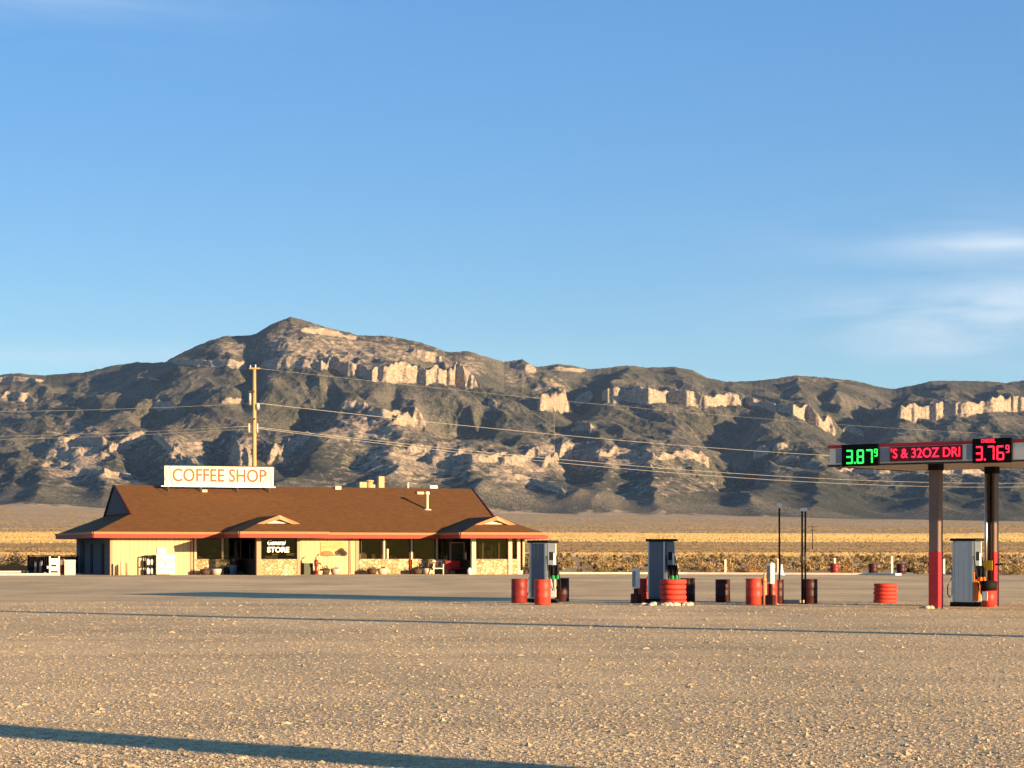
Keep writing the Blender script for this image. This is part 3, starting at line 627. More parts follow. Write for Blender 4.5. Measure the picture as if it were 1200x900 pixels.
# windows right of the mural
mulls = [(w2l(423, 0), w2l(448.5, 0)), (w2l(451.5, 0), w2l(480.5, 0)), (w2l(484, 0), w2l(510, 0)), (w2l(513.5, 0), w2l(520, 0)+.2)]
for i, (a, b) in enumerate(mulls):
    window(a+.05, b-.05, 0, SZ+.06, WH-.1)
    if i: mb = MB(); mb.box((mulls[i-1][1]+a)/2-.05, (mulls[i-1][1]+a)/2+.05, -.07, .05, SZ, WH-.02); part(mb, 'mullion', 'postlight')
part(MB().box(mulls[2][0], mulls[2][1]-.1, .5, .52, 1.1, 2.35), 'window_blind', 'curtain')
part(MB().box(mulls[1][0]+.3, mulls[1][1]-.5, .9, .92, 1.5, 2.45), 'window_blind', 'darkbrown')
part(MB().box(w2l(421, 0)+.05, w2l(431, 0), .2, .5, 1.02, 1.42), 'window_notice', 'postlight')
part(MB().box(w2l(453.5, 0), w2l(455.5, 0), .02, .04, 1.04, 1.75), 'window_notice', 'postlight')
stone(w2l(421, 0), w2l(480.5, 0)-.02, 0, SZ); stone(w2l(482.5, 0)+.02, w2l(520.5, 0), 0, SZ)
for i in range(9):
    xx = mulls[0][0]+.4+i*.72; hh_ = random.uniform(1.15, 1.6)
    if xx < mulls[2][0]: part(MB().box(xx, xx+.34, 1.4, 1.7, .5, hh_, bev=.02), 'seat_back', random.choice(('brownbox', 'darkbrown', 'curtain', 'post')))
# porch recess of the second gable: door wall
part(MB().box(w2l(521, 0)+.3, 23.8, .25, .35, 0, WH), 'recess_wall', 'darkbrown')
xd = w2l(528, 0)
f = MB(); f.box(xd, xd+.08, .12, .22, 0, 2.15); f.box(xd+1.0, xd+1.08, .12, .22, 0, 2.15); f.box(xd, xd+1.08, .12, .22, 2.15, 2.23); f.box(xd+.08, xd+1, .12, .22, 0, .25)
dd = part(f, 'door', 'postlight'); part(MB().box(xd+.08, xd+1, .15, .17, .25, 2.15), 'door_pane', 'curtain', dd); part(MB().box(xd+.88, xd+.92, .04, .08, .9, 1.2), 'handle', 'steel', dd)
# door under the first porch
xd = w2l(292, 0)
f = MB(); f.box(xd-1.0, xd-.92, .02, .1, 0, 2.15); f.box(xd, xd+.08, .02, .1, 0, 2.15); f.box(xd-.92, xd, .02, .1, 0, .25)
dd = part(f, 'door', 'darkbrown'); part(MB().box(xd-.92, xd, .05, .07, .25, 2.15), 'door_pane', 'glass', dd)
# the two bays under the gables
def bay(c, wa, wb, yf, pa, pb, letters):
    x0, x1 = wa, wb
    st_ = stone(x0+.16, x1-.14, yf, SZ, .2)
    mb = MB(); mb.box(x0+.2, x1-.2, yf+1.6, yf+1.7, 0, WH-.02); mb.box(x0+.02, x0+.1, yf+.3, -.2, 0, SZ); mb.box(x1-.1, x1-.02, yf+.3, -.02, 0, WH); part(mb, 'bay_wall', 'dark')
    for x, wd in ((x0, .3), (x1-.2, .22)):
        mb = MB(); mb.box(x-.04, x+wd-.04, yf-.1, yf+.18, 0, WH+.02, bev=.012); part(mb, 'porch_post', 'postlight' if c > 20 else 'post')
    window(x0+.32, x1-.3, yf+.04, SZ+.06, WH-.1)
    mb = MB(); mb.box(x0+.32, x1-.3, yf+.9, yf+.93, WH-.5, WH); part(mb, 'inner_valance', 'darkbrown')
    return st_
b1x0, b1x1 = w2l(301, -3.9), w2l(352, -3.9); b2x0, b2x1 = w2l(553, -3.9), w2l(609.5, -3.9)
bay(10.35, b1x0, b1x1, -3.9, 0, 0, True)
xp = w2l(597.5, -3.9)
bay(25.5, b2x0, b2x1, -3.9, 0, 0, False)
mb = MB(); mb.box(xp-.15, xp+.12, -4.04, -3.7, 0, WH+.02, bev=.012); part(mb, 'porch_post', 'postlight')
# things seen in the second bay: pale table lamp shape and blinds
part(MB().box(b2x0+.4, xp-.3, -3.1, -3.08, 1.05, 2.35), 'window_blind', 'curtain')
for px in (566.5, 585.5):
    x = w2l(px, -3.6); part(MB().box(x-.05, x+.05, -3.5, -3.46, 1.05, 2.2), 'inner_mullion', 'postlight')
x = w2l(575.5, -3.6); mb = MB(); mb.cyl(x, -3.4, 1.05, 1.75, .04, n=10); mb.lathe(x, -3.4, [(0, 1.65), (.25, 1.72), (.28, 1.85), (.12, 2.02), (0, 2.05)], 16); part(mb, 'window_lamp', 'curtain')
# STORE lettering on the glass of the first bay
cx = (w2l(311, -3.9)+w2l(340, -3.9))/2
win = text('STORE', .47, 'lettering', M['whiteletter'], store, (cx+.03, -3.88, 1.66), sx=1.06, bold=.018)
text('General', .44, 'lettering', M['whiteletter'], store, (cx-.12, -3.88, 2.13), sx=.86, shear=.3, bold=.012)
for px0, px1, z0, z1, mm in ((311, 321, 1.08, 1.28, 'post'), (319, 326, 1.3, 1.42, 'postlight'), (335.5, 346, 1.3, 1.45, 'postlight'), (320, 325, 1.1, 1.24, 'post')):
    part(MB().box(w2l(px0, -3.7), w2l(px1, -3.7), -3.72, -3.68, z0, z1), 'window_notice', mm)
# mural on the plain wall
m0, m1 = w2l(375.5, 0), w2l(405.5, 0)
mu = part(MB().box(m0, m1, -.04, 0, 1.27, 2.2), 'mural', 'mural')
mb = MB(); mb.box(m0, m1, -.044, -.041, 1.27, 1.36); mb.lathe(0, 0, [(0, -.002), (.42, -.002), (.36, .002), (0, .002)], 14, Matrix.Translation((m0+.45, -.045, 1.42)) @ Matrix.Rotation(R(90), 4, 'X') @ Matrix.Scale(.45, 4, (0, 1, 0))); part(mb, 'painted_hills', 'muraldark', mu)
mb = MB()
for k in range(9): mb.lathe(0, 0, [(0, -.002-.0006*k), (.22, -.002-.0006*k), (.2, .002), (0, .002)], 9, Matrix.Translation((m1-.38+random.uniform(-.28, .28), -.047, 1.52+random.uniform(-.12, .18))) @ Matrix.Rotation(R(90), 4, 'X') @ Matrix.Scale(.8, 4, (0, 1, 0)))
part(mb, 'painted_trees', 'muralgrey', mu)
# rain pipes
def pipe(name, pts, r, m): mb = MB(); mb.tube(pts, r, 8); return part(mb, name, m)
xq = w2l(411, -.2); pipe('rain_pipe', [(xq-.72, -.85, 2.75), (xq-.6, -.5, 2.5), (xq, -.12, 2.33), (xq, -.12, .1), (xq, -.3, .03)], .035, 'post')
pipe('rain_pipe', [(xq+.32, -.9, 2.85), (xq+.28, -.6, 2.55), (xq, -.13, 2.33)], .035, 'darkbrown')
xq = w2l(481, -.2); pipe('rain_pipe', [(xq+.3, -.9, 2.85), (xq+.25, -.6, 2.62), (xq, -.12, 2.5), (xq, -.12, 2.3)], .04, 'darkbrown'); pipe('rain_pipe', [(xq, -.13, 1.05), (xq, -.13, .15), (xq-.1, -.35, .05)], .045, 'fascia')
# ---- roof
ox, oy = 1.3, .9; xl, xr = -ox, L+ox; yf, yb = -oy, W+oy; GX0, GX1 = 1.7, L-1.7; tt = 3.0
gz_ = EZ+SL*tt; RX0, RX1 = 1.5, L-1.6
def roofmesh():
    mb = MB(); b = mb.bm; v = lambda *p: b.verts.new(p)
    A0, A1 = v(xl, yf, EZ), v(xr, yf, EZ); B0, B1 = v(xl, yb, EZ), v(xr, yb, EZ)
    f0, f1 = v(xl+tt, yf+tt, gz_), v(xr-tt, yf+tt, gz_); g0, g1 = v(xl+tt, yb-tt, gz_), v(xr-tt, yb-tt, gz_)
    r0, r1 = v(RX0, 7, RZ), v(RX1, 7, RZ)
    b.faces.new([A0, A1, f1, r1, r0, f0]); b.faces.new([B1, B0, g0, r0, r1, g1])
    b.faces.new([A0, f0, g0, B0]); b.faces.new([A1, B1, g1, f1])
    b.faces.new([r0, g0, f0]); b.faces.new([r1, f1, g1]); b.faces.new([A0, B0, B1, A1])
    return mb
roof = part(roofmesh(), 'roof', 'shingle')
for s_, gx in ((-1, xl+tt), (1, xr-tt)):
    mb = MB(); e = .06*s_
    mb.poly([(gx+e, yf+tt+.5, gz_+.05), (gx+e, yb-tt-.5, gz_+.05), ((RX0 if s_ < 0 else RX1)+e, 7, RZ-.22)]); g_ = part(mb, 'gable_panel', 'endwall', roof)
    mb = MB(); rx = RX0 if s_ < 0 else RX1
    mb.tube([(gx-.02*s_+e, yf+tt-.15, gz_-.05), (rx+e, 7, RZ-.03), (gx-.02*s_+e, yb-tt+.15, gz_-.05)], .10, 4); part(mb, 'rake_board', 'darkred', roof)
# fascia boards: front from the left corner to the porch etc.
FH = .36
P1 = (w2l(283, -5.3)-0, 13.35); P1 = (7.4, 13.3); P2 = (22.5, 28.5); PY = -5.3; PS = .38
def eave(mb, pts, z0, z1, th=.05):
    for (xa_, ya), (xb_, yb_) in zip(pts, pts[1:]):
        d = Vector((xb_-xa_, yb_-ya, 0)); l = d.length; a = math.atan2(d.y, d.x)
        mb.box(0, l, -th, 0, z0, z1, mtx=Matrix.Translation((xa_, ya, 0)) @ Matrix.Rotation(a, 4, 'Z'))
def fascia(pts, parent):
    a = MB(); eave(a, pts, EZ-FH+.01, EZ-.10); f_ = part(a, 'fascia', 'fascia', parent)
    a = MB(); eave(a, pts, EZ-.10, EZ+.05, .10); part(a, 'roof_edge', 'trim', parent); return f_
fascia([(xl, yf), (P1[0], yf)], roof); fascia([(P1[1], yf), (P2[0], yf)], roof); fascia([(P2[1], yf), (xr, yf), (xr, yb), (xl, yb), (xl, yf)], roof)
a = MB(); a.box(xl+.03, xr-.03, yf+.03, .02, EZ-FH+.06, EZ-FH+.1); a.box(xl+.03, -.02, .03, W, EZ-FH+.06, EZ-FH+.1); part(a, 'soffit', 'soffit', roof)
# porch roofs: a low hip in front with a small gable on top, running back into the main slope
def porch(c, x0, x1):
    hw = (x1-x0)/2; rz = EZ+PS*hw; tb = hw*.52; gzz = EZ+PS*tb; yg = PY+tb*1.0
    yr = yf+(rz-EZ)/SL+.3       # ridge meets the main roof
    mb = MB(); b = mb.bm; v = lambda *p: b.verts.new(p)
    A0, A1 = v(x0, PY, EZ), v(x1, PY, EZ); h0, h1 = v(x0+tb, yg, gzz), v(x1-tb, yg, gzz)
    yp = yg-.35; p_ = v(c, yp, rz); q = v(c, yr, rz); e0, e1 = v(x0, yf+.02, EZ), v(x1, yf+.02, EZ); i0, i1 = v(x0+.001, yf+.02, EZ-.02), None
    b.faces.new([A0, A1, h1, h0]); b.faces.new([A0, h0, p_, q, e0]); b.faces.new([A1, e1, q, p_, h1])
    r_ = part(mb, 'porch_roof', 'shingle')
    mb = MB(); mb.poly([(x0+tb+.35, yg+.05, gzz+.03), (x1-tb-.35, yg+.05, gzz+.03), (c, yg+.05, rz-.12)]); part(mb, 'gable_panel', 'signwhite', r_)
    mb = MB()
    for s_ in (-1, 1):
        xe = c+s_*(hw-tb+.05)
        mb.poly([(c, yp-.03, rz+.03), (xe, yp+.25, gzz), (xe-s_*.5, yp+.25, gzz-.02), (c, yp-.03, rz-.24)], .05, (0, 1, 0))
    part(mb, 'rake_board', 'rake', r_)
    fascia([(x0, yf), (x0, PY), (x1, PY), (x1, yf)][0:4], r_) if False else None
    fp_ = [(x0, PY), (x1, PY), (x1, yf)]
    fascia(fp_, r_); fascia([(x0, yf), (x0, PY)], r_)
    a = MB(); a.box(x0+.03, x1-.03, PY+.03, yf+.02, EZ-FH+.06, EZ-FH+.10); part(a, 'soffit', 'soffit', r_)
porch((P1[0]+P1[1])/2, *P1); porch((P2[0]+P2[1])/2, *P2)
# roof furniture (each a part of the building)
def onroof(y): return EZ+SL*(y+.9)
def rx_(px, y): return w2l(px, y)
xx = rx_(500.5, 3.2); z = onroof(3.2); mb = MB(); mb.lathe(xx, 3.2, [(0, z-.1), (.11, z-.1), (.11, z+1.02), (.17, z+1.05), (.17, z+1.22), (0, z+1.28)], 14); mb.lathe(xx, 3.2, [(.11, z+.05), (.3, z-.02), (.3, z-.06), (0, z-.06)], 14); part(mb, 'vent_pipe', 'roofpipe')
def rbox(px0, px1, y, z0, z1, dy, m, nm):
    part(MB().box(rx_(px0, y), rx_(px1, y), y, y+dy, z0, z1, bev=.015), nm, m)
rbox(421.5, 430, 7.5, RZ-.5, RZ+.42, .9, 'brownbox', 'rooftop_unit'); rbox(444, 450.5, 7.6, RZ-.5, RZ+.85, .5, 'brownbox', 'chimney')
xa2, xb2 = rx_(431, 7.7), rx_(440, 7.7); mb = MB(); mb.cyl(xa2+.2, 7.9, RZ-.5, RZ+.48, .24, n=18); mb.lathe(xa2+.2, 7.9, [(0, RZ+.48), (.3, RZ+.45), (.3, RZ+.55), (0, RZ+.6)], 18); mb.box(xa2+.3, xb2, 7.75, 8.1, RZ-.2, RZ+.25); part(mb, 'exhaust_fan', 'brownbox')
rbox(504, 513, 7.05, RZ-.3, RZ+.20, .6, 'white', 'skylight'); rbox(393, 400, 6.6, RZ-.35, RZ+.08, .4, 'postlight', 'roof_vent'); rbox(489, 497, 5.9, onroof(5.9)-.1, onroof(5.9)+.16, .45, 'postlight', 'roof_vent'); rbox(237, 243, 5.9, onroof(5.9)-.1, onroof(5.9)+.16, .45, 'postlight', 'roof_vent')
xx = rx_(478, 7.2); mb = MB(); mb.tube([(xx, 7.2, RZ-.3), (xx, 7.2, RZ+.42)], .09, 8); part(mb, 'antenna_base', 'postlight')
mb = MB(); mb.tube([(xx, 7.2, RZ+.40), (xx+.7, 7.2, RZ+.30)], .025, 6)
for k in range(4): mb.tube([(xx+.05+k*.2, 7.0, RZ+.4-.03*k), (xx+.05+k*.2, 7.45, RZ+.4-.03*k)], .015, 5)
part(mb, 'antenna', 'galv')
# shaded end wall: doors and pale battens
for i, (y, wd, z1, m_) in enumerate(((2.6, 1.1, 2.1, 'dark'), (7.0, 1.0, 2.1, 'dark'), (10.5, 1.6, 2.3, 'dark'))):
    part(MB().box(-.04, -.01, y, y+wd, .05, z1), 'side_door', m_)
# ---- big sign on the ridge
sx0, sx1 = w2l(192.5, 6.0), w2l(320.5, 6.0); sgz0 = BZ+RZ-.05; sh = 1.38
def l2w(x, y, z=0): return (BX+x*math.cos(BA)-y*math.sin(BA), BY+x*math.sin(BA)+y*math.cos(BA), z)
sgn = thing('rooftop_sign', 'long white rooftop board reading COFFEE SHOP in faded red capitals', 'sign', l2w((sx0+sx1)/2, 6.0, sgz0), BA+R(.3)*0)
hw = (sx1-sx0)/2
mb = MB(); n_ = 5
for i in range(n_): mb.box(-hw+i*2*hw/n_+.004, -hw+(i+1)*2*hw/n_-.004, -.04, .04, .02, sh)
mb.build('sign_panel', M['signwhite'], sgn)
mb = MB(); mb.box(-hw-.22, hw+.12, -.12, .14, -.06, .015); mb.build('sign_rail', M['white'], sgn)
mb = MB(); mb.box(-hw-.01, hw+.01, -.055, .055, sh+.002, sh+.04); mb.build('sign_cap', M['darkbrown'], sgn)
tx = text('COFFEE SHOP', 1.26, 'lettering', M['redletter'], sgn, (0.0, -.055, sh*.5+.02), ext=.008, sx=1.0, bold=.010)
wx_ = tx.dimensions.x; tx.scale = ((2*hw-1.1)/wx_, 1, 1)
for sxx in (-hw+.35, hw-.35):
    mb = MB(); mb.tube([(sxx, -.10, sh-.05), (sxx+.28*(1 if sxx > 0 else -1)*0+.0, -1.35, -.62)], .022, 6); mb.build('brace', M['darkbrown'], sgn)
for sxx in (-hw+.3, -hw/3, hw/3, hw-.3):
    mb = MB(); mb.box(sxx-.05, sxx+.05, -.05, .05, -.45, -.06); mb.build('sign_foot', M['darkbrown'], sgn)
# slab along the front
mb = MB(); mb.box(-.6, L+1.5, -5.6, .1, -.40, -.02, bev=.01); sl_ = mb.build('pavement', M['kerb']); sl_.location = (BX, BY, BZ); sl_.rotation_euler = (0, 0, BA); tag(sl_, '', '', kind='structure')
# ---- things standing along the front
def lw(px, yl, z=0):
    x, y, _ = l2w(w2l(px, yl), yl); return (x, y, BZ+z-.02)
ice = thing('ice_merchandiser', 'white outdoor ice chest with pale blue pictures by the tan wall', 'ice chest', lw(194, -.9), BA)
mb = MB(); mb.box(-.62, .62, 0, .8, .08, 1.38, bev=.03); mb.build('cabinet', M['cooler'], ice)
for s_ in (-1, 1):
    dr = MB().box(s_*.31-.29, s_*.31+.29, -.035, -.003, .15, 1.32, bev=.01).build('door', M['cooler'], ice)
    MB().box(s_*.04-.015, s_*.04+.015, -.08, -.04, .6, .95).build('handle', M['galv'], dr)
    for i_ in range(2):
        for k in range(3):
            xx = s_*.31+(k-1)*.16; zz = .42+i_*.6; MB().lathe(0, 0, [(0, -.003), (.07, -.003), (.05, .003), (0, .003)], 6, Matrix.Translation((xx, -.04, zz+random.uniform(-.04, .04))) @ Matrix.Rotation(R(90), 4, 'X') @ Matrix.Scale(1.5, 4, (0, 1, 0))).build('artwork', M['coolart'], dr)
MB().box(-.3, .3, -.02, .02, 0, .35).build('header_board', M['white'], ice).location = (-.1, .85, 1.45)
cg = thing('propane_cage', 'small dark open-front rack with pale cans left of the white ice chest', 'rack', lw(176.5, -.7), BA)
mb = MB()
for x in (-.3, .3):
    for y in (0, .5): mb.box(x-.03, x+.03, y-.03, y+.03, 0, 1.32)
for z in (.03, .62, 1.28): mb.box(-.3, .3, -.02, .52, z, z+.05)
mb.build('frame', M['black'], cg)
for z in (.1, .69):
    for x in (-.14, .14): MB().lathe(x, .22, [(0, z), (.11, z), (.12, z+.3), (.05, z+.4), (0, z+.42)], 12).build('can', M['white'], cg)
def bollard(px, yl, h, label, m, nm='bollard'):
    t_ = thing(nm, label, 'bollard', lw(px, yl), BA, 'short posts by the tan wall'); MB().lathe(0, 0, [(0, 0), (.07, 0), (.07, h-.04), (.04, h), (0, h)], 12).build('post', M[m], t_); MB().cyl(0, 0, -.01, .03, .15, n=12).build('base', M['black'], t_)
bollard(135.5, -.8, .62, 'dark thick stub post nearest the left corner of the tan wall', 'darkbrown'); bollard(142.5, -.8, .9, 'middle and tallest of the three stub posts before the tan wall', 'postlight'); bollard(148.5, -.8, .85, 'slim pale stub post, rightmost of three before the tan wall', 'post')
def foliage(mb_, cx, cy, z0, rx, rz, n, leaf=.07, ry=None):
    b = mb_.bm; ry = ry or rx
    for i in range(n):
        u = random.random()**.4; th = random.uniform(0, 2*math.pi); ph = math.acos(random.uniform(-.25, 1))
        k = 1+.3*math.sin(3*th+cx)+.2*math.sin(5*ph+cy)
        p = Vector((cx+rx*u*k*math.sin(ph)*math.cos(th), cy+ry*u*k*math.sin(ph)*math.sin(th), z0+rz*u*k*max(math.cos(ph), 0)+.02))
        a = Vector((random.gauss(0, 1), random.gauss(0, 1), random.gauss(0, 1))).normalized()*leaf*random.uniform(.6, 1.5); c_ = a.cross(Vector((random.gauss(0, 1), random.gauss(0, 1), random.gauss(0, 1)))).normalized()*leaf*.6
        vs = [b.verts.new(p-a), b.verts.new(p+c_), b.verts.new(p+a)]; b.faces.new(vs)
def planter(px, label, m1, two=True):
    t_ = thing('barrel_planter', label, 'planter', lw(px, -1.0), BA, 'half-barrel planters along the front')
    MB().lathe(.32, 0, [(0, 0), (.24, 0), (.33, .22), (.36, .42), (.33, .44), (.31, .38), (0, .36)], 18).build('tub', M[m1], t_)
    MB().lathe(-.42, .02, [(0, 0), (.24, 0), (.33, .22), (.34, .40), (.31, .41), (.29, .36), (0, .34)], 18).build('tub', M['darkbrown'], t_)
    mb = MB(); foliage(mb, .32, 0, .36, .24, .15, 170, .06); mb.build('plant', M['darkshrub'], t_); mb = MB(); foliage(mb, -.42, 0, .33, .34, .22, 200, .06); mb.build('plant', M['darkshrub'], t_)
planter(248, 'planter pair with grey tub before the stone wall left of the first porch', 'galv'); planter(388, 'planter pair standing under the landscape mural', 'galv')
planter(443, 'planter pair before the stone wall just right of the mural wall', 'postlight'); planter(496, 'planter pair before the stone wall beside the cream quilted chair', 'postlight')
o = MB().lathe(0, 0, [(0, 0), (.22, 0), (.26, .62), (.28, .64), (.28, .68), (.24, .68), (.2, .5), (0, .5)], 18).build('trash_can', M['bluebarrel']); o.location = lw(273.5, -.9); tag(o, 'pale blue bin standing in the shade of the first porch', 'bin')
o = MB().box(-.32, .32, -.25, .25, 0, .8, bev=.02).build('utility_box', M['darkgreen']); o.location = lw(360.5, -.6); o.rotation_euler.z = BA; tag(o, 'dark green box against the tan wall behind the red hand pump', 'box')
pp = thing('water_pump', 'old red hand pump with a curved dark handle by the tan wall', 'hand pump', lw(370.5, -1.2), BA)
MB().lathe(0, 0, [(0, 0), (.2, 0), (.2, .06), (.09, .12), (.08, .55), (.13, .62), (.14, .95), (.1, 1.02), (0, 1.04)], 16).build('pump_body', M['midred'], pp)
MB().tube([(0, 0, .98), (-.02, 0, 1.15), (.06, 0, 1.32), (.22, 0, 1.42)], [.05, .045, .04, .03], 8).build('handle', M['darkbrown'], pp)
MB().tube([(.1, 0, .78), (.26, -.02, .8), (.32, -.03, .68)], .05, 8).build('spout', M['midred'], pp); MB().lathe(.22, -.05, [(0, 0), (.17, 0), (.21, .28), (.18, .28), (0, .1)], 14).build('bucket', M['postlight'], pp)
# red bench
def bench(px, yl, label, m, w_=1.35, rot=0, cat='bench'):
    t_ = thing('bench', label, cat, lw(px, yl), BA+rot)
    MB().box(-w_/2, w_/2, -.28, .24, .40, .46, bev=.01).build('seat', M[m], t_)
    mb = MB(); mb.box(-w_/2, w_/2, .24, .29, .5, .56)
    mb.box(-w_/2, w_/2, .27, .32, .88, .96)
    for k in range(3):
        cxx = -w_/2+w_*(k+.5)/3; mb.box(cxx-w_/6+.02, cxx+w_/6-.02, .255, .285, .57, .87) if m == 'benchred' else mb.box(cxx-.06, cxx+.06, .255, .285, .55, .9)
    mb.build('backrest', M[m], t_)
    for s_ in (-1, 1):
        mb = MB(); x = s_*(w_/2-.03); mb.box(x-.03, x+.03, -.29, -.23, 0, .68); mb.box(x-.035, x+.035, -.32, .26, .68, .73); mb.build('arm', M[m], t_)
        MB().box(x-.03, x+.03, .22, .28, 0, .5).build('leg', M[m], t_)
    return t_
bench(535.5, -1.6, 'red metal bench in the shade of the second porch', 'benchred', 1.5)
ch = bench(513.5, -1.5, 'cream chair with a patterned quilt beside the red bench', 'roofpipe', .72, R(-12), 'chair')
mb = MB(); 
for i in range(4):
    for k in range(3): mb.box(-.28+i*.14, -.2+i*.14, .22, .25, .54+k*.12, .62+k*.12)
mb.build('quilt', M['midred'], ch)
o = MB().lathe(0, 0, [(0, 0), (.12, 0), (.13, .3), (.08, .4), (.05, .44), (0, .45)], 14).build('milk_can', M['white']); o.location = lw(550.3, -4.2); o.scale = (1.2, 1.2, 1.1); tag(o, 'small white can at the foot of the second porch post', 'can')
hp = thing('planter_cluster', 'dark weedy pots with white rims at the right corner of the store', 'planter', lw(614, -3.0), BA)
for i, (x, y, r) in enumerate(((-.25, 0, .17), (.15, .1, .2), (.42, -.1, .15))): MB().lathe(x, y, [(0, 0), (r*.7, 0), (r, .3), (r*.85, .3), (0, .25)], 14).build('pot', M['white' if i == 0 else 'darkbrown'], hp)
mb = MB(); foliage(mb, .05, 0, .28, .5, .5, 300, .06, .25); mb.build('plant', M['darkshrub'], hp)
# ---- pole behind the store with its wires
px_, py_ = -20.36, 180.0; pz = gz(px_, py_)
pole = thing('utility_pole', 'tall weathered wooden utility pole rising behind the store roof', 'utility pole', (px_, py_, pz))
H_ = 16.5-pz
mb = MB(); mb.tube([(0, 0, -.3), (0, 0, H_*.5), (0, 0, H_)], [.20, .175, .14], 14); mb.build('shaft', M['wood'], pole)
mb = MB(); mb.box(-.38, .45, -.16, .16, H_-.10, H_+.02); mb.build('top_bracket', M['wood'], pole)
MB().tube([(.1, -.1, H_), (.1, -.1, H_+.25)], .05, 8).build('insulator', M['white'], pole); MB().tube([(-.3, -.1, H_), (-.3, -.1, H_+.2)], .04, 8).build('insulator', M['white'], pole)
mb = MB(); mb.box(-.42, .05, -.30, -.15, H_-1.95, H_-1.82); mb.build('bracket', M['darkbrown'], pole)
mb = MB(); mb.tube([(-.32, -.2, H_-2.0), (-.32, -.2, H_-2.95)], .10, 10); mb.build('insulator', M['galv'], pole)
mb = MB(); mb.lathe(.28, -.1, [(0, H_-3.3), (.14, H_-3.3), (.16, H_-2.9), (.1, H_-2.8), (0, H_-2.75)], 12); mb.build('transformer', M['galv'], pole)
mb = MB(); mb.box(-.6, .12, -.32, -.16, -.06, .06, mtx=Matrix.Translation((0, 0, H_-4.05)) @ Matrix.Rotation(R(-17), 4, 'Y')); mb.build('bracket', M['darkbrown'], pole)
for x in (-.40, .24): MB().tube([(x, -.1, H_-4.4), (x, -.1, H_-5.1)], .06, 8).build('insulator', M['white'], pole)
MB().box(-.22, .05, -.26, -.18, H_-7.9, H_-7.75).build('bracket', M['darkbrown'], pole)
pole2 = thing('utility_pole', 'far utility pole beyond the right edge carrying the same wires', 'utility pole', (84.0, 340.0, gz(84, 340)))
MB().tube([(0, 0, -.3), (0, 0, 15)], [.2, .14], 12).build('shaft', M['wood'], pole2)
pole3 = thing('utility_pole', 'utility pole beyond the left edge carrying the same wires', 'utility pole', (-66.0, 196.0, gz(-66, 196)))
MB().tube([(0, 0, -.3), (0, 0, 15)], [.2, .14], 12).build('shaft', M['wood'], pole3)
def wire(za, zb, zl, dx, sag, label, r=.017, sagl=.5, left=True):
    mb = MB(); pts = []
    if left:
        for i in range(24):
            t_ = i/24; pts.append((-66+(px_+66)*t_+dx, 196+(py_-196)*t_-.15, zl+(za-zl)*t_-4*sagl*t_*(1-t_)))
    for i in range(49):
        t_ = i/48; pts.append((px_+(84-px_)*t_+dx*(1-t_), py_+(340-py_)*t_-.15, za+(zb-za)*t_-4*sag*t_*(1-t_)))
    mb.tube(pts, r, 6); o_ = mb.build('power_line', M['wire']); tag(o_, label, 'wire', 'wires on the utility pole'); return o_
def zat(py, D_): return CAMZ+(HOR-py)*D_/F
wire(zat(472.5, 180), zat(542, 340), zat(478, 196), .25, 1.3, 'single middle wire crossing the hills above the store sign')
wire(zat(499.5, 180), zat(565, 340), zat(509, 196), -.35, 1.6, 'upper of the two close wires low across the hills')
wire(zat(502, 180), zat(569, 340), zat(514, 196), .22, 1.75, 'lower of the two close wires low across the hills')
wire(zat(431.5, 180), zat(512, 340), zat(440, 196), .1, .9, 'faint thin topmost wire running right from the pole top', .007, left=False)
# ------------------------------------------------------------------ forecourt
RC = R(-38)      # the canopy and pumps are turned
def drum(px, D_, label, m, r=.29, h=.88, top='drum', rust=True):
    t_ = thing('steel_drum', label, 'drum', at(px, D_), random.uniform(0, 6), 'painted steel drums on the forecourt')
    mb = MB(); mb.lathe(0, 0, [(0, .01), (r-.01, .01), (r, .03), (r, h*.33-.02), (r+.012, h*.33), (r, h*.33+.02), (r, h*.66-.02), (r+.012, h*.66), (r, h*.66+.02), (r, h-.02), (r+.01, h-.005), (r-.01, h), (r-.02, h-.03), (0, h-.03)], 28); mb.build('drum_shell', M[m], t_)
    mb = MB(); mb.cyl(r*.5, 0, h-.035, h-.012, .035, n=10); mb.build('bung', M['black'], t_)
    return t_
drum(608.5, 82.3, 'dull red drum left of the pump nearest the store', 'midred', .285)
drum(635.8, 79.2, 'bright red drum in front of the pump nearest the store', 'red', .285)
drum(658, 85.0, 'near-black drum with painted-in shade right of the pump nearest the store', 'darkred', .285)
drum(752.2, 83.5, 'bright red drum behind the meter post left of the middle pump', 'red', .27)
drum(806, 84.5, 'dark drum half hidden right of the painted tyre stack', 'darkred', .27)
drum(847, 83.8, 'dark red drum with painted-in shade standing alone between the tyre stack and the red drums', 'darkred', .27, .84)
drum(884, 79.5, 'wide bright red drum with a pale sun streak left of the white meter', 'red', .30, .92)
drum(902.5, 80.5, 'bright red drum right behind the white meter post', 'red', .25, .88)
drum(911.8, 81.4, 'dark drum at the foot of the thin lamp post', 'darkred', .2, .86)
drum(948.5, 81.8, 'dark red drum with painted-in shade at the foot of the twin lamp posts', 'darkred', .29, .88)
for px, D_, lb, m_ in ((978, 158, 'small faded red drum at the lot edge with a pale post behind', 'midred'), (1023, 158, 'dark drum at the lot edge left of the white marker', 'darkred'), (1056, 158, 'dark drum at the lot edge right of the white marker', 'darkred')):
    d_ = drum(px, D_, lb, m_, .3, .72)  # two of the lot-edge drums take the dark red
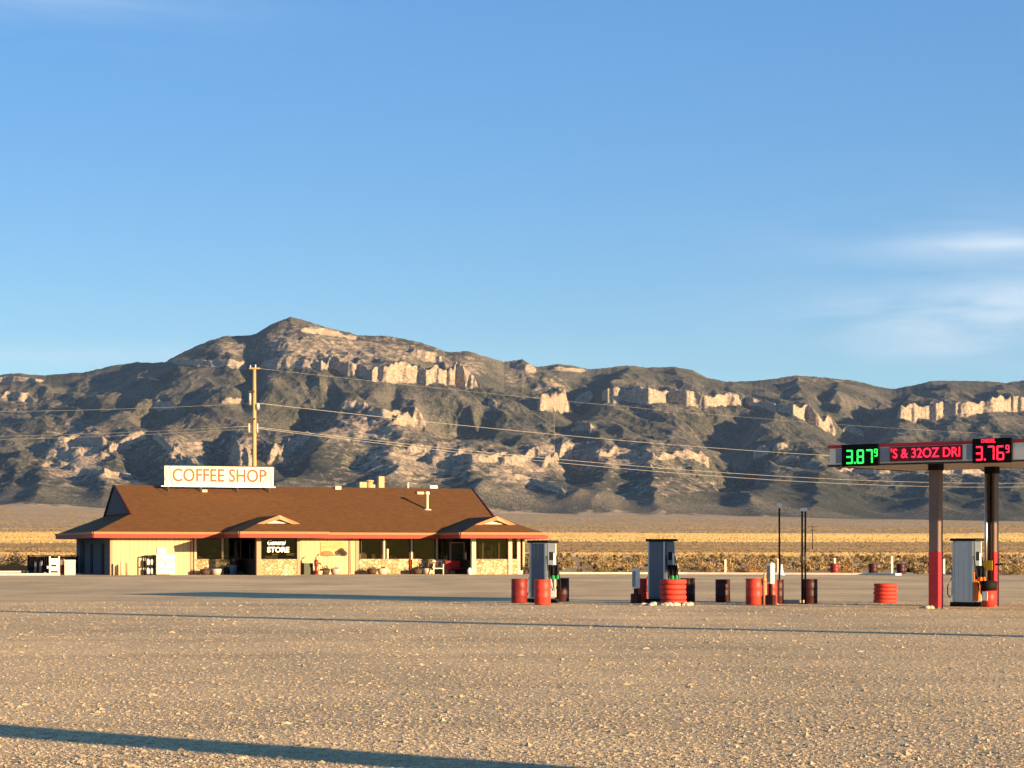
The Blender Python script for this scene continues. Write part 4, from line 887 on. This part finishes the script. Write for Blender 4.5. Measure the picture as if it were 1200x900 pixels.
# stacks of painted tyres
def tyres(px, D_, n, r, h, label):
    t_ = thing('tyre_stack', label, 'tyre stack', at(px, D_), 0, 'stacks of red painted tyres')
    hh = h/n
    for i in range(n):
        prof = []
        for a in range(11):
            th = -math.pi/2+math.pi*a/10; prof.append((r-.07+.07*math.cos(th)**.6 if math.cos(th) > 0 else r-.07, hh/2+hh*.49*math.sin(th)))
        prof = [(r-.2, .02)]+prof+[(r-.2, hh-.02)]
        mb = MB(); mb.lathe(0, 0, prof, 36); o_ = mb.build('tyre', M['tyre'], t_); o_.location = (random.uniform(-.012, .012), random.uniform(-.012, .012), i*hh)
    return t_
tyres(789, 79.0, 5, .46, .90, 'taller stack of red painted tyres before the middle pump')
tyres(1037.5, 83, 5, .43, .71, 'lower stack of red painted tyres standing alone left of the canopy')
# fuel pumps
def pump(px, D_, label, nozm, facem, sidem, hh=2.27, bw=.80, bd=.56, loops=True, wall=''):
    t_ = thing('fuel_pump', label, 'fuel pump', at(px, D_), RC, 'fuel pumps')
    # local: -y face is the broad metal face, +x end carries the nozzles
    w2, d2 = bw/2, bd/2
    MB().box(-w2-.05, w2+.12, -d2-.05, d2+.05, 0, .15, bev=.01).build('plinth', M['black'], t_)
    b_ = MB(); b_.box(-w2, w2, -d2, d2, .15, hh-.09, bev=.03); b_.build('cabinet', M[sidem], t_)
    for x in (-w2+.06, w2-.06):                     # bright corner mouldings
        MB().box(x-.035, x+.035, -d2-.022, -d2+.01, .16, hh-.1, bev=.012).build('corner_trim', M['steel'], t_)
    MB().box(-w2+.12, w2-.12, -d2-.012, -d2+.01, .2, hh-.12, bev=.006).build('side_panel', M[facem], t_)
    MB().box(-w2-.05, w2+.10, -d2-.06, d2+.06, hh-.09, hh, bev=.012).build('top_cap', M['black'], t_)
    f_ = MB().box(w2-.01, w2+.03, -d2+.05, d2-.05, 1.2, hh-.12, bev=.008).build('display_head', M['bluegrey'], t_)
    MB().box(w2+.03, w2+.036, -d2+.12, d2-.2, 1.55, 1.85).build('screen', M['screen'], f_); MB().box(w2+.03, w2+.037, d2-.17, d2-.09, 1.35, 1.8).build('card_slot', M['white'], f_)
    MB().box(w2-.01, w2+.026, d2-.045, d2+.004, .2, hh-.12, bev=.006).build('corner_trim', M['roofpipe'], t_)
    MB().box(w2-.01, w2+.02, -d2+.05, d2-.05, .2, 1.18, bev=.006).build('lower_door', M[{'orange': 'orange', 'green': 'greypaint'}[nozm]], t_)
    for y in (-d2+.14, d2-.16):
        MB().box(w2+.02, w2+.13, y-.07, y+.07, .92, 1.38, bev=.02).build('nozzle_boot', M['black'], t_)
        nz = MB().tube([(w2+.12, y, 1.36), (w2+.2, y, 1.28), (w2+.19, y, 1.08), (w2+.14, y, .9)], [.03, .04, .045, .03], 8).build('nozzle', M['black'], t_)
        MB().box(w2+.10, w2+.24, y-.055, y+.055, .86, 1.0, bev=.02).build('nozzle_guard', M[nozm], nz)
        mb = MB(); y2 = y-.18 if y < 0 else y+.17
        mb.tube([(w2+.14, y, .92), (w2+.22, y, .66), (w2+.25, (y+y2)/2, .45), (w2+.22, y2, .62), (w2+.1, y2, 1.3), (w2+.02, y2*.95, 1.7)], .020, 8); mb.build('hose', M['hose'], t_)
    if loops:      # nozzles and hose of the far side peep out at the left
        MB().box(-w2-.12, -w2, -.08, .08, .92, 1.3, bev=.02).build('nozzle_boot', M['black'], t_)
        MB().tube([(-w2-.1, -.1, .95), (-w2-.22, -.15, .7), (-w2-.2, -.2, .42), (-w2-.1, -.22, .3), (-w2-.02, -.22, .42), (-w2-.02, -.2, .9)], .02, 8).build('hose', M['hose'], t_)
    # vertical ribs on the broad face
    for k in (-.17, .02, .19): MB().box(k-.03, k+.03, -d2-.020, -d2-.010, .22, hh-.14, bev=.004).build('rib', M['steel' if facem == 'steel' else facem], t_)
    return t_
pump(635.5, 83.0, 'fuel pump with green nozzles nearest the store, red drums around it', 'green', 'bluegrey', 'steel')
pump(774.5, 82.5, 'blue-grey fuel pump behind the painted tyre stack', 'green', 'bluegrey', 'bluegrey', 2.32)
pump(1132.5, 77.0, 'bright stainless fuel pump with orange panel between the canopy columns', 'orange', 'steel', 'steel', 2.30)
# meter boxes on posts
def meter(px, D_, label, h, bw, side):
    t_ = thing('meter_post', label, 'meter', at(px, D_), RC, 'meter boxes on red posts')
    MB().box(-.06, .06, -.06, .06, 0, h, bev=.01).build('post', M['darkred' if side else 'midred'], t_)
    b_ = MB().box(-bw/2, bw/2, -.12, .12, h-.12, h+.6, bev=.015).build('meter_box', M['white'], t_)
    MB().box(-bw/2+.03, bw/2-.03, -.128, -.12, h-.06, h+.5).build('dark_face', M['greypaint'], b_)
    MB().box(-.16, .16, -.12, .12, 0, .35, bev=.02).build('post_base', M['darkred'], t_)
    return t_
meter(745.2, 82.0, 'white meter box on a dark post left of the middle pump', .66, .2, True); meter(903, 79.2, 'white meter box with grey face on a red post between two red drums', .86, .19, True)
v_ = thing('standpipe', 'salmon red pipe with orange valve top between red drum and white meter', 'pipe', at(895.8, 80)); MB().cyl(0, 0, 0, .78, .085, n=14).build('riser', M['rake'], v_); MB().lathe(0, 0, [(0, .78), (.06, .78), (.09, .86), (.04, .95), (.05, 1.05), (0, 1.12)], 12).build('valve', M['orange'], v_)
# lamp posts
t_ = thing('lamp_post', 'single thin dark lamp post with a small round white lamp', 'lamp post', at(913.3, 81.8)); MB().tube([(0, 0, 0), (0, 0, 3.42)], .032, 8).build('pole', M['black'], t_); MB().lathe(0, 0, [(0, 3.42), (.07, 3.44), (.09, 3.53), (.05, 3.61), (0, 3.63)], 12).build('lamp', M['white'], t_); MB().cyl(0, 0, 0, .04, .12, n=12).build('base_plate', M['black'], t_)
t_ = thing('lamp_post', 'twin-tube dark lamp post with a square white lamp', 'lamp post', at(941.8, 81.2)); 
for x in (-.055, .06): MB().tube([(x, 0, 0), (x, 0, 3.30)], .034, 8).build('pole', M['darkred' if x > 0 else 'black'], t_)
MB().box(-.11, .12, -.08, .08, 3.30, 3.42, bev=.01).build('lamp', M['white'], t_); MB().box(-.15, .15, -.1, .1, 0, .03).build('base_plate', M['black'], t_)
o = MB().box(-.55, .5, -.45, .45, 0, .13, bev=.02).build('concrete_slab', M['concrete']); o.location = at(934.5, 82); tag(o, 'low grey slab on the gravel left of the twin lamp post', 'slab')
c_ = MB().lathe(0, 0, [(0, 0), (.2, 0), (.2, .04), (.13, .04), (.04, .62), (0, .63)], 14).build('traffic_cone', M['white']); c_.location = at(915.8, 150); c_.scale = (1.2, 1.2, 1.15); tag(c_, 'pale cone at the lot edge behind the thin lamp post', 'cone')
for px, D_, h, lb in ((850, 160, .92, 'thin white marker post at the lot edge behind the dark drum'), (1045.3, 160, 1.15, 'tall white marker post between two dark drums at the lot edge'), (1106.2, 160, .95, 'white marker post seen just right of the red canopy column'), (978.3, 160.5, 1.02, 'white marker post behind the faded red drum at the lot edge'), (912, 160, 1.0, 'pale marker post at the lot edge just left of the cone')):
    m_ = thing('marker_post', lb, 'marker post', at(px, D_), 0, 'white marker posts along the lot edge'); MB().box(-.07, .07, -.05, .05, -.05, h, bev=.01).build('post', M['kerb'], m_); MB().box(-.075, .075, -.055, .055, h, h+.06).build('cap', M['white'], m_)
# rocks round the tyre stack and at the column
def rockpile(nm, lb, px, D_, n, sx_, sy_, r0, r1):
    x, y, z = at(px, D_); t_ = thing(nm, lb, 'rocks', (x, y, z))
    for i in range(n):
        a = random.uniform(0, 6.28); k = random.uniform(.75, 1.15); mb = MB(); r_ = random.uniform(r0, r1); mb.stone(sx_*k*math.cos(a), sy_*k*math.sin(a), r_*.25, r_); mb.build('rock', M['rock'], t_, smooth=False)
rockpile('rock_ring', 'ring of pale broken rocks round the foot of the taller tyre stack', 782, 78.6, 46, .72, .62, .05, .13)
rockpile('rock_pile', 'few white rocks at the foot of the left canopy column', 1090, 74.2, 7, .2, .12, .05, .12)

# ------------------------------------------------------------------ canopy
CX, CY = 10.6, 75.7; cz = gz(CX, CY)
can = thing('station_canopy', 'cream filling-station canopy with red top stripe and lit price signs', 'canopy', (CX, CY, 0), RC)
CL_, CW, z0, z1 = 16.0, 5.65, 4.70, 5.38
MB().box(.02, CL_-.02, .02, CW-.02, z0+.06, z1-.04).build('roof_deck', M['soffitpale'], can)
mb = MB()
for i in range(17): mb.box(.05+i*.9, .05+i*.9+.86, .05, CW-.05, z0+.035, z0+.058)
mb.build('soffit', M['soffitpale'], can)
mb = MB(); mb.box(0, CL_, -.06, .02, z0, z1-.11); mb.box(0, CL_, CW-.02, CW+.06, z0, z1-.11); mb.box(-.06, .018, .022, CW-.022, z0, z1-.11); mb.box(CL_-.018, CL_+.06, .022, CW-.022, z0, z1-.11); mb.build('fascia', M['cream'], can)
mb = MB(); mb.box(-.08, CL_+.08, -.09, CW+.09, z1-.108, z1, bev=.01); mb.build('red_stripe', M['canred'], can)
mb = MB(); mb.box(-.08, CL_+.08, -.09, -.062, z0-.03, z0+.03); mb.box(-.085, -.062, -.05, CW+.09, z0-.03, z0+.03); mb.build('lower_trim', M['darkbrown'], can)
for (cx_, cy_) in ((3.45, .79), (3.45, 4.85), (12.2, .79), (12.2, 4.85)):
    wxx, wyy = CX+cx_*math.cos(RC)-cy_*math.sin(RC), CY+cx_*math.sin(RC)+cy_*math.cos(RC); g_ = gz(wxx, wyy)
    cl = MB().box(-.17, .17, -.17, .17, 0, 4.56, bev=.015).build('column', M['brownmetal'], can); cl.location = (cx_, cy_, g_)
    MB().box(-.19, .19, -.19, .19, 4.5, 4.73).build('column_head', M['black'], cl)
    MB().box(-.178, .178, -.178, .178, .02, 1.86, bev=.012).build('painted_base', M['colred'], cl)
    if cx_ < 5 and cy_ > 3:
        MB().tube([(-.10, -.24, .3), (-.10, -.24, 4.5)], .055, 10).build('drain_pipe', M['steel'], cl); MB().tube([(.06, -.22, .3), (.06, -.22, 4.5)], .04, 10).build('drain_pipe', M['black'], cl)
        y_ = MB(); y_.box(-.34, .16, -.30, -.285, 1.22, 1.55); y_.build('yellow_tag', M['yellow'], cl)
        MB().tube([(.16, -.1, 1.42), (.45, -.1, 1.42)], .035, 8).build('hose_hook', M['black'], cl)
# digits on lit signs
SEG = {'0': 'abcdef', '1': 'bc', '2': 'abged', '3': 'abgcd', '4': 'fgbc', '5': 'afgcd', '6': 'afgedc', '7': 'abc', '8': 'abcdefg', '9': 'abcdfg'}
def digit(mb, ch, x, z, w_, h, t, y):
    seg = {'a': (x+t*.5, x+w_-t*.5, z+h-t, z+h), 'd': (x+t*.5, x+w_-t*.5, z, z+t), 'g': (x+t*.5, x+w_-t*.5, z+h/2-t/2, z+h/2+t/2), 'f': (x, x+t, z+h/2+t*.2, z+h-t*.4), 'b': (x+w_-t, x+w_, z+h/2+t*.2, z+h-t*.4), 'e': (x, x+t, z+t*.4, z+h/2-t*.2), 'c': (x+w_-t, x+w_, z+t*.4, z+h/2-t*.2)}
    for i, k in enumerate(SEG[ch]):
        a = seg[k]; mb.box(a[0], a[1], y-.004-.0007*i, y, a[2], a[3])
def fx(px):      # picture column -> distance along the fascia
    k = (px-600)/F; return (k*CY-CX)/(math.cos(RC)-k*math.sin(RC))
def pricebox(p0, p1, za, zb, digs, m, x0f):
    a, b = fx(p0), fx(p1); sc_ = MB().box(a, b, -.16, -.062, za, zb, bev=.01).build('price_sign', M['screen'], can)
    mb = MB(); wtot = b-a; dw = wtot*.19; h = .46; x = a+wtot*x0f; t_ = .055; y = -.161; zz = za+.08
    digit(mb, digs[0], x, zz, dw, h, t_, y); mb.box(x+dw+.045, x+dw+.105, y-.005, y, zz, zz+.06)
    x2 = x+dw+.15; digit(mb, digs[1], x2, zz, dw, h, t_, y); digit(mb, digs[2], x2+dw+.07, zz, dw, h, t_, y)
    digit(mb, digs[3], x2+2*dw+.12, zz+.22, dw*.5, .25, .035, y)
    mb.build('digits', M[m], sc_); return sc_, a, b
pricebox(989, 1032, z0-.04, z1+.0, '3879', 'ledgreen', .12)
q, a, b = pricebox(1142, 1188, z0-.05, z1+.05, '3769', 'ledred', .08)
text('DIESEL', .155, 'lettering', M['ledred'], q, ((a+b)/2-.12, -.163, z1-.035), ext=.004, bold=.003, sx=1.1)
a, b = fx(1045), fx(1129); led = MB().box(a, b, -.13, -.062, z0+.08, z1-.13, bev=.008).build('message_sign', M['ledfield'], can)
tx = text("'S & 32OZ DRI", .46, 'lettering', M['ledred'], led, ((a+b)/2, -.134, (z0+z1)/2-.02), ext=.004, bold=.004); tx.scale = ((b-a)*.965/tx.dimensions.x, .95, 1)
for p0, p1 in ((1032.5, 1044.5), (981, 988.5), (1134, 1141.5)):
    MB().box(fx(p0), fx(p1), -.10, -.062, z0+.08, z1-.14, bev=.006).build('blank_panel', M['greypaint'], can)
# bin at the right column
bx_ = thing('waste_bin', 'red and black squeegee bin at the foot of the right canopy column', 'bin', at(1158.5, 76.3), RC)
MB().lathe(0, 0, [(0, 0), (.2, 0), (.26, .6), (.25, .6), (.18, .05), (0, .05)], 18).build('bucket', M['red'], bx_); MB().lathe(0, 0, [(.24, .55), (.275, .55), (.285, .86), (.20, .88), (0, .88)], 18).build('lid', M['black'], bx_)
MB().tube([(.1, -.1, .8), (-.12, -.2, 1.15)], .015, 6).build('squeegee', M['black'], bx_); MB().box(-.09, .1, -.29, -.27, .22, .52).build('sticker', M['white'], bx_)

# ------------------------------------------------------------------ lot edge, kerb, left yard
def strip(nm, pts, w_, h, m):
    b = MB(); 
    for (xa_, ya), (xb_, yb_) in zip(pts, pts[1:]):
        n_ = max(1, int(math.hypot(xb_-xa_, yb_-ya)/2.4))
        for i in range(n_):
            x0_, y0_ = xa_+(xb_-xa_)*i/n_, ya+(yb_-ya)*i/n_; x1_, y1_ = xa_+(xb_-xa_)*(i+1)/n_, ya+(yb_-ya)*(i+1)/n_
            l = math.hypot(x1_-x0_, y1_-y0_); b.box(0.01, l-.01, -w_/2, w_/2, -.1, h, bev=.012, mtx=Matrix.Translation((x0_, y0_, gz((x0_+x1_)/2, (y0_+y1_)/2))) @ Matrix.Rotation(math.atan2(y1_-y0_, x1_-x0_), 4, 'Z'))
    o_ = b.build(nm, M[m]); tag(o_, '', '', kind='structure'); return o_
strip('kerb', [(1.6, 157.5), (12, 156), (23.5, 151.5), (25.2, 148.5)], .5, .13, 'kerb')
strip('kerb', [(-60, 150), (-36, 149), (-29.5, 148.5)], .45, .13, 'kerb')
# left yard
def simple(mb, nm, m, loc, lb, cat, rz=0, group=None):
    o_ = mb.build(nm, M[m]); o_.location = loc; o_.rotation_euler.z = rz; tag(o_, lb, cat, group); return o_
b_ = thing('dark_bush', 'rounded dark bush at the left edge of the lot', 'bush', at(13, 156)); mb = MB()
for i in range(9): foliage(mb, random.uniform(-1.2, 1.1), random.uniform(-.4, .4), 0, random.uniform(.45, .8), random.uniform(.8, 1.35)*(1 if i else 1.3), 420, .09)
mb.build('foliage', M['darkshrub'], b_)
mb = MB()
for k in range(7): mb.tube([(random.uniform(-.1, .1), 0, 0), (random.uniform(-1.3, 1.3), random.uniform(-.3, .3), random.uniform(.5, 1.0))], .03, 5)
mb.build('stems', M['darkbrown'], b_)
fn = thing('board_fence', 'low black shaded board fence between the bush and the store', 'fence', at(62, 162), R(3)); mb = MB()
for i in range(24): mb.box(-1.75+i*.145, -1.75+i*.145+.135, -.02, .02, .03, 1.18+random.uniform(-.02, .02))
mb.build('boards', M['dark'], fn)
for x in (-1.75, 0, 1.72): MB().box(x-.05, x+.05, .025, .12, 0, 1.25).build('post', M['dark'], fn)
MB().box(-1.78, 1.76, -.05, .13, 1.21, 1.26).build('top_rail', M['darkbrown'], fn)
r_ = thing('low_trailer', 'flat dark trailer deck with a pale side rail under the dark bush', 'trailer', at(11, 152), R(2)); MB().box(-1.2, 1.35, -.4, .4, .30, .62, bev=.02).build('deck', M['black'], r_); MB().box(-1.2, .85, -.44, -.405, .16, .26).build('side_rail', M['white'], r_)
for x in (-.7, .9): MB().lathe(0, 0, [(0, -.08), (.2, -.08), (.24, 0), (.2, .08), (0, .08)], 16, Matrix.Translation((x, -.3, .24)) @ Matrix.Rotation(R(90), 4, 'X')).build('wheel', M['rubber'], r_)
def stub(px, D_, h, m, lb, lean=0, w_=.13, group='leaning red and white posts'):
    s_ = thing('boundary_post', lb, 'post', at(px, D_), 0, group); s_.rotation_euler = (0, R(lean), 0); MB().box(-w_/2, w_/2, -w_/2, w_/2, 0, h, bev=.01).build('post', M[m], s_); MB().box(-w_/2-.004, w_/2+.004, -w_/2-.004, w_/2+.004, h*.62, h*.9).build('white_band', M['white'], s_); return s_
stub(32.2, 152, .50, 'white', 'short white post right of the dark bush', 0, .16); stub(41.3, 152, .88, 'rake', 'left one of the two leaning pinkish posts before the black fence', 2); stub(46.8, 152, .95, 'rake', 'right one of the two leaning pinkish posts before the black fence', 5)
stub(71, 151, 1.06, 'midred', 'red post just right of the white cabinet', 3); stub(74.2, 151.3, 1.08, 'fascia', 'orange-red post touching the cream box', 2)
cb = thing('outdoor_cabinet', 'white upright cabinet with dark slots left of the store', 'cabinet', at(63.8, 150.5), R(8))
MB().box(-.33, .33, -.2, .2, .12, 1.1, bev=.03).build('cabinet_body', M['white'], cb); MB().box(-.2, .14, -.21, -.198, .56, .68).build('slot', M['black'], cb); MB().box(-.22, .22, -.212, -.198, .16, .28).build('lower_slot', M['darkbrown'], cb)
for s_ in (-1, 1): MB().box(s_*.3-.04, s_*.3+.04, -.24, .24, 0, 1.24, bev=.01).build('side_frame', M['white'], cb)
MB().lathe(-.42, -.1, [(0, .4), (.09, .42), (.1, .58), (0, .62)], 10).build('meter', M['white'], cb)
bx2 = thing('storage_box', 'cream storage box at the shaded left end of the store', 'box', at(82, 150.8), R(6)); MB().box(-.34, .34, -.3, .3, 0, .96, bev=.02).build('box_body', M['signwhite'], bx2); MB().box(-.36, .36, -.32, .32, .962, 1.0, bev=.01).build('lid', M['white'], bx2)
simple(MB().stone(0, 0, .08, .17), 'boulder', 'rock', at(53.5, 150.5), 'small pale boulder left of the white cabinet', 'boulder')
# far power pole over the brush
t_ = thing('power_pole', 'tiny distant power pole with two crossarms between the lamp posts and markers', 'power pole', at(952.3, 460)); MB().tube([(0, 0, 0), (0, 0, 4.9)], [.13, .1], 8).build('shaft', M['darkbrown'], t_)
for z in (4.6, 3.8): MB().box(-1.1 if z > 4 else -.6, 1.1 if z > 4 else .6, -.06, .06, z, z+.13).build('crossarm', M['darkbrown'], t_)
# ------------------------------------------------------------------ steppe brush (ground cover) and single bushes
def brush(n, D0, D1, seed, hmin, hmax, m, per=70, name='sagebrush', cond=None):
    g = np.random.default_rng(seed); Vs = []
    for i in range(n):
        D_ = D0*(D1/D0)**g.random(); x = g.uniform(-.30, .30)*D_
        if cond and not cond(x, D_): continue
        h = g.uniform(hmin, hmax)*(1+.4*math.sin(x*.3)*math.sin(D_*.1)); r = h*g.uniform(.7, 1.3); z = gz(x, D_)
        k = per; th = g.uniform(0, 2*np.pi, k); ph = np.arccos(g.uniform(0, 1, k)); u = g.random(k)**.35
        lob = 1+.25*np.sin(3*th+i)
        p = np.stack([x+r*u*lob*np.sin(ph)*np.cos(th), D_+r*u*lob*np.sin(ph)*np.sin(th), z+h*u*np.cos(ph)], -1)
        a = g.normal(0, 1, (k, 3)); a[:, 2] = np.abs(a[:, 2])+.6; a /= np.linalg.norm(a, axis=1)[:, None]; c_ = np.cross(a, g.normal(0, 1, (k, 3))); c_ /= np.linalg.norm(c_, axis=1)[:, None]+1e-6
        s_ = (.06+.08*g.random((k, 1)))*(.8+D_/400)
        Vs.append(np.stack([p-c_*s_*.4, p+c_*s_*.4, p+a*s_*1.1], 1).reshape(-1, 3))
    V_ = np.concatenate(Vs); o_ = npmesh(name, V_, np.arange(len(V_)).reshape(-1, 3), m, False); tag(o_, 'dry tan sagebrush covering the flat beyond the lot edge', 'brush', kind='stuff'); o_['label'] = 'dry tan sagebrush covering the flat beyond the lot edge'; o_['category'] = 'brush'; return o_
def brushmat():
    m = bpy.data.materials.new('dry_sagebrush'); m.use_nodes = True; t = m.node_tree; p = t.nodes['Principled BSDF']; p.inputs['Roughness'].default_value = .95; p.inputs['Specular IOR Level'].default_value = .1
    geo = N(t, 'ShaderNodeNewGeometry'); n = N(t, 'ShaderNodeTexNoise'); n.inputs['Scale'].default_value = .45; n.inputs['Detail'].default_value = 3; t.links.new(geo.outputs['Position'], n.inputs[0])
    r = N(t, 'ShaderNodeValToRGB'); t.links.new(n.outputs[0], r.inputs[0]); e = r.color_ramp.elements; e[0].position = .34; e[0].color = (.075, .058, .03, 1); e[1].position = .62; e[1].color = (.36, .25, .12, 1); e2 = r.color_ramp.elements.new(.46); e2.color = (.19, .135, .065, 1)
    t.links.new(r.outputs[0], p.inputs['Base Color']); return m
bm_ = brushmat()
def outside(x, D_):
    lot = 162 if x < 24 else 150
    return D_ > lot+3+2*math.sin(x*.35) and not (-36 < x < 2 and D_ < 180)
brush(1900, 152, 330, 5, .18, .55, bm_, 150, cond=outside)
def tufts(nm, lb, n, D0, D1, h0, h1, wid, cols, seed):      # upright dry blades over the plain
    g = np.random.default_rng(seed); D_ = g.uniform(D0, D1, n)+(D1-D0)*.05*np.sin(g.uniform(0, 6, n)); x = g.uniform(-.33, .33, n)*D_; D_ = D_+(D1-D0)*.14*fbm(x/170, D_/900, 3, seed+3); z = G(x, D_)
    h = g.uniform(h0, h1, n)*(1+.4*fbm(x/60, D_/60, 2, seed)); a = g.uniform(-.7, .9, n); w_ = wid*g.uniform(.5, 1.3, n)*.5
    V_ = np.stack([np.stack([x-w_*np.cos(a), D_-w_*np.sin(a), z-.1], -1), np.stack([x+w_*np.cos(a), D_+w_*np.sin(a), z-.1], -1), np.stack([x+w_*.7*np.cos(a), D_+w_*.7*np.sin(a)+.2, z+h*.8], -1), np.stack([x-w_*.4*np.cos(a), D_-w_*.4*np.sin(a)+.2, z+h], -1)], 1).reshape(-1, 3)
    m = bpy.data.materials.new(nm+'_blades'); m.use_nodes = True; t = m.node_tree; p = t.nodes['Principled BSDF']; p.inputs['Roughness'].default_value = .95; p.inputs['Specular IOR Level'].default_value = .05
    geo = N(t, 'ShaderNodeNewGeometry'); mp = N(t, 'ShaderNodeMapping'); mp.inputs['Scale'].default_value = (.25, 1, 0); t.links.new(geo.outputs['Position'], mp.inputs[0]); nn = N(t, 'ShaderNodeTexNoise'); nn.inputs['Scale'].default_value = .015; nn.inputs['Detail'].default_value = 5; t.links.new(mp.outputs[0], nn.inputs[0])
    r = N(t, 'ShaderNodeValToRGB'); t.links.new(nn.outputs[0], r.inputs[0]); e = r.color_ramp.elements; e[0].position = .38; e[0].color = (*cols[0], 1); e[1].position = .62; e[1].color = (*cols[1], 1); t.links.new(r.outputs[0], p.inputs['Base Color'])
    o_ = npmesh(nm, V_, np.arange(len(V_)).reshape(-1, 4), m, False); o_['kind'] = 'stuff'; o_['label'] = lb; o_['category'] = 'grass'
tufts('golden_grass', 'golden dry grass covering the sunlit middle plain', 110000, 740, 1400, .25, .42, .7, ((.25, .185, .085), (.345, .255, .12)), 21)
tufts('pale_grass', 'pale grass strip just beyond the sagebrush', 6000, 345, 385, .12, .2, .5, ((.30, .20, .08), (.40, .27, .11)), 22)
tufts('brown_grass', 'brown low scrub on the plain before the golden grass', 50000, 400, 700, .10, .2, .6, ((.11, .08, .048), (.155, .115, .068)), 23)
tufts('hill_scrub', 'fine dry scrub on the long slope under the mountains', 120000, 1450, 4380, .18, .34, 2.0, ((.13, .098, .058), (.18, .138, .082)), 24)
def bush(px, D_, r, h, m, lb, n=900, cat='bush'):
    t_ = thing('desert_bush', lb, cat, at(px, D_), 0, 'single bushes at the lot edge'); mb = MB()
    for i in range(5): foliage(mb, random.uniform(-.5, .5)*r, random.uniform(-.3, .3)*r, 0, r*random.uniform(.45, .7), h*random.uniform(.6, 1), n//5, .055)
    mb.build('foliage', M[m], t_); mb = MB()
    for k in range(5): mb.tube([(random.uniform(-.05, .05), 0, 0), (random.uniform(-.5, .5)*r, random.uniform(-.2, .2), h*.6)], .018, 5)
    mb.build('stems', M['darkbrown'], t_)
bush(885, 161, 1.0, .95, 'orangeshrub', 'rust-orange bush at the lot edge above the bright red drums'); bush(868, 162, .8, .7, 'shrub', 'dull olive bush just left of the rust-orange one')
bush(993, 161, .9, .6, 'orangeshrub', 'low orange bush right of the faded red drum at the lot edge'); bush(1185, 150, .9, .85, 'shrub', 'dark brush clump at the right edge beyond the canopy'); bush(700, 165, .9, .5, 'shrub', 'dark low bush at the lot edge between the first two pumps')
# ------------------------------------------------------------------ loose gravel close to the camera, real stones
def gravel(n):
    g = np.random.default_rng(3); D_ = 17.5*(85/17.5)**(g.random(n)**1.35); x = g.uniform(-.245, .245, n)*D_
    z = G(x, D_)
    base_ = np.array([(1, 0, 0), (-1, 0, 0), (0, 1, 0), (0, -1, 0), (0, 0, 1), (0, 0, -1)], float); F_ = np.array([(0, 2, 4), (2, 1, 4), (1, 3, 4), (3, 0, 4), (2, 0, 5), (1, 2, 5), (3, 1, 5), (0, 3, 5)])
    r = .007+.012*g.random(n)**2.5+.022*(g.random(n) < .015); r = r*(1+(D_-17)/90)
    a = g.uniform(0, 6.28, n); sx_ = r*g.uniform(.8, 1.7, n); sy_ = r*g.uniform(.7, 1.2, n); sz = r*g.uniform(.3, .7, n)
    Vb = base_[None]*np.stack([sx_, sy_, sz], -1)[:, None]; Vb = Vb*g.uniform(.75, 1.25, (n, 6, 1))
    c_, s_ = np.cos(a)[:, None], np.sin(a)[:, None]; X_ = Vb[..., 0]*c_-Vb[..., 1]*s_; Y_ = Vb[..., 0]*s_+Vb[..., 1]*c_
    V_ = np.stack([X_+x[:, None], Y_+D_[:, None], Vb[..., 2]+z[:, None]+sz[:, None]*.25], -1).reshape(-1, 3)
    Fa = (F_[None]+6*np.arange(n)[:, None, None]).reshape(-1, 3)
    m = mat('loose_stone', (.28, .215, .14), .95, scale=5, col2=(.49, .395, .265)); 
    o_ = npmesh('gravel', V_, Fa, m, False); o_['kind'] = 'stuff'; o_['label'] = 'loose tan gravel scattered over the lot'; o_['category'] = 'gravel'
gravel(80000)
# ------------------------------------------------------------------ off to the right, outside the picture: pylons added to throw the long shadows
def pylon(x, y, h, wd, lb, nm='shadow_pylon'):
    t_ = thing(nm, lb, 'pylon', (x, y, gz(x, y)), R(SUN_AZ)); MB().box(-wd/2, wd/2, -.15, .15, 0, h, bev=.02).build('pylon_body', M['brownmetal'], t_); MB().box(-wd/2-.1, wd/2+.1, -.25, .25, -.05, .25).build('footing', M['concrete'], t_)
pylon(15.4, 5.85, 6.5, 1.0, 'broad unseen pylon added for its shadow to the right of the camera')
pylon(11.2+.777*15, 48.2-.629*15, 11, .95, 'tall slim unseen pylon added for its shadow right of the canopy')

# ------------------------------------------------------------------ the air
mb = MB(); mb.box(-9000, 9000, -600, 11500, -3, 1100); hz = mb.build('haze', M['glass']); hz['kind'] = 'stuff'; hz['label'] = 'thin bluish air before the mountains'; hz['category'] = 'haze'
hm = bpy.data.materials.new('haze_air'); hm.use_nodes = True; ht = hm.node_tree; ht.nodes.clear(); ho = N(ht, 'ShaderNodeOutputMaterial'); hv = N(ht, 'ShaderNodeVolumePrincipled')
hv.inputs['Color'].default_value = (.42, .62, .98, 1); hv.inputs['Density'].default_value = 1.2e-5; hv.inputs['Anisotropy'].default_value = .1
ht.links.new(hv.outputs[0], ho.inputs['Volume']); hz.data.materials.clear(); hz.data.materials.append(hm)
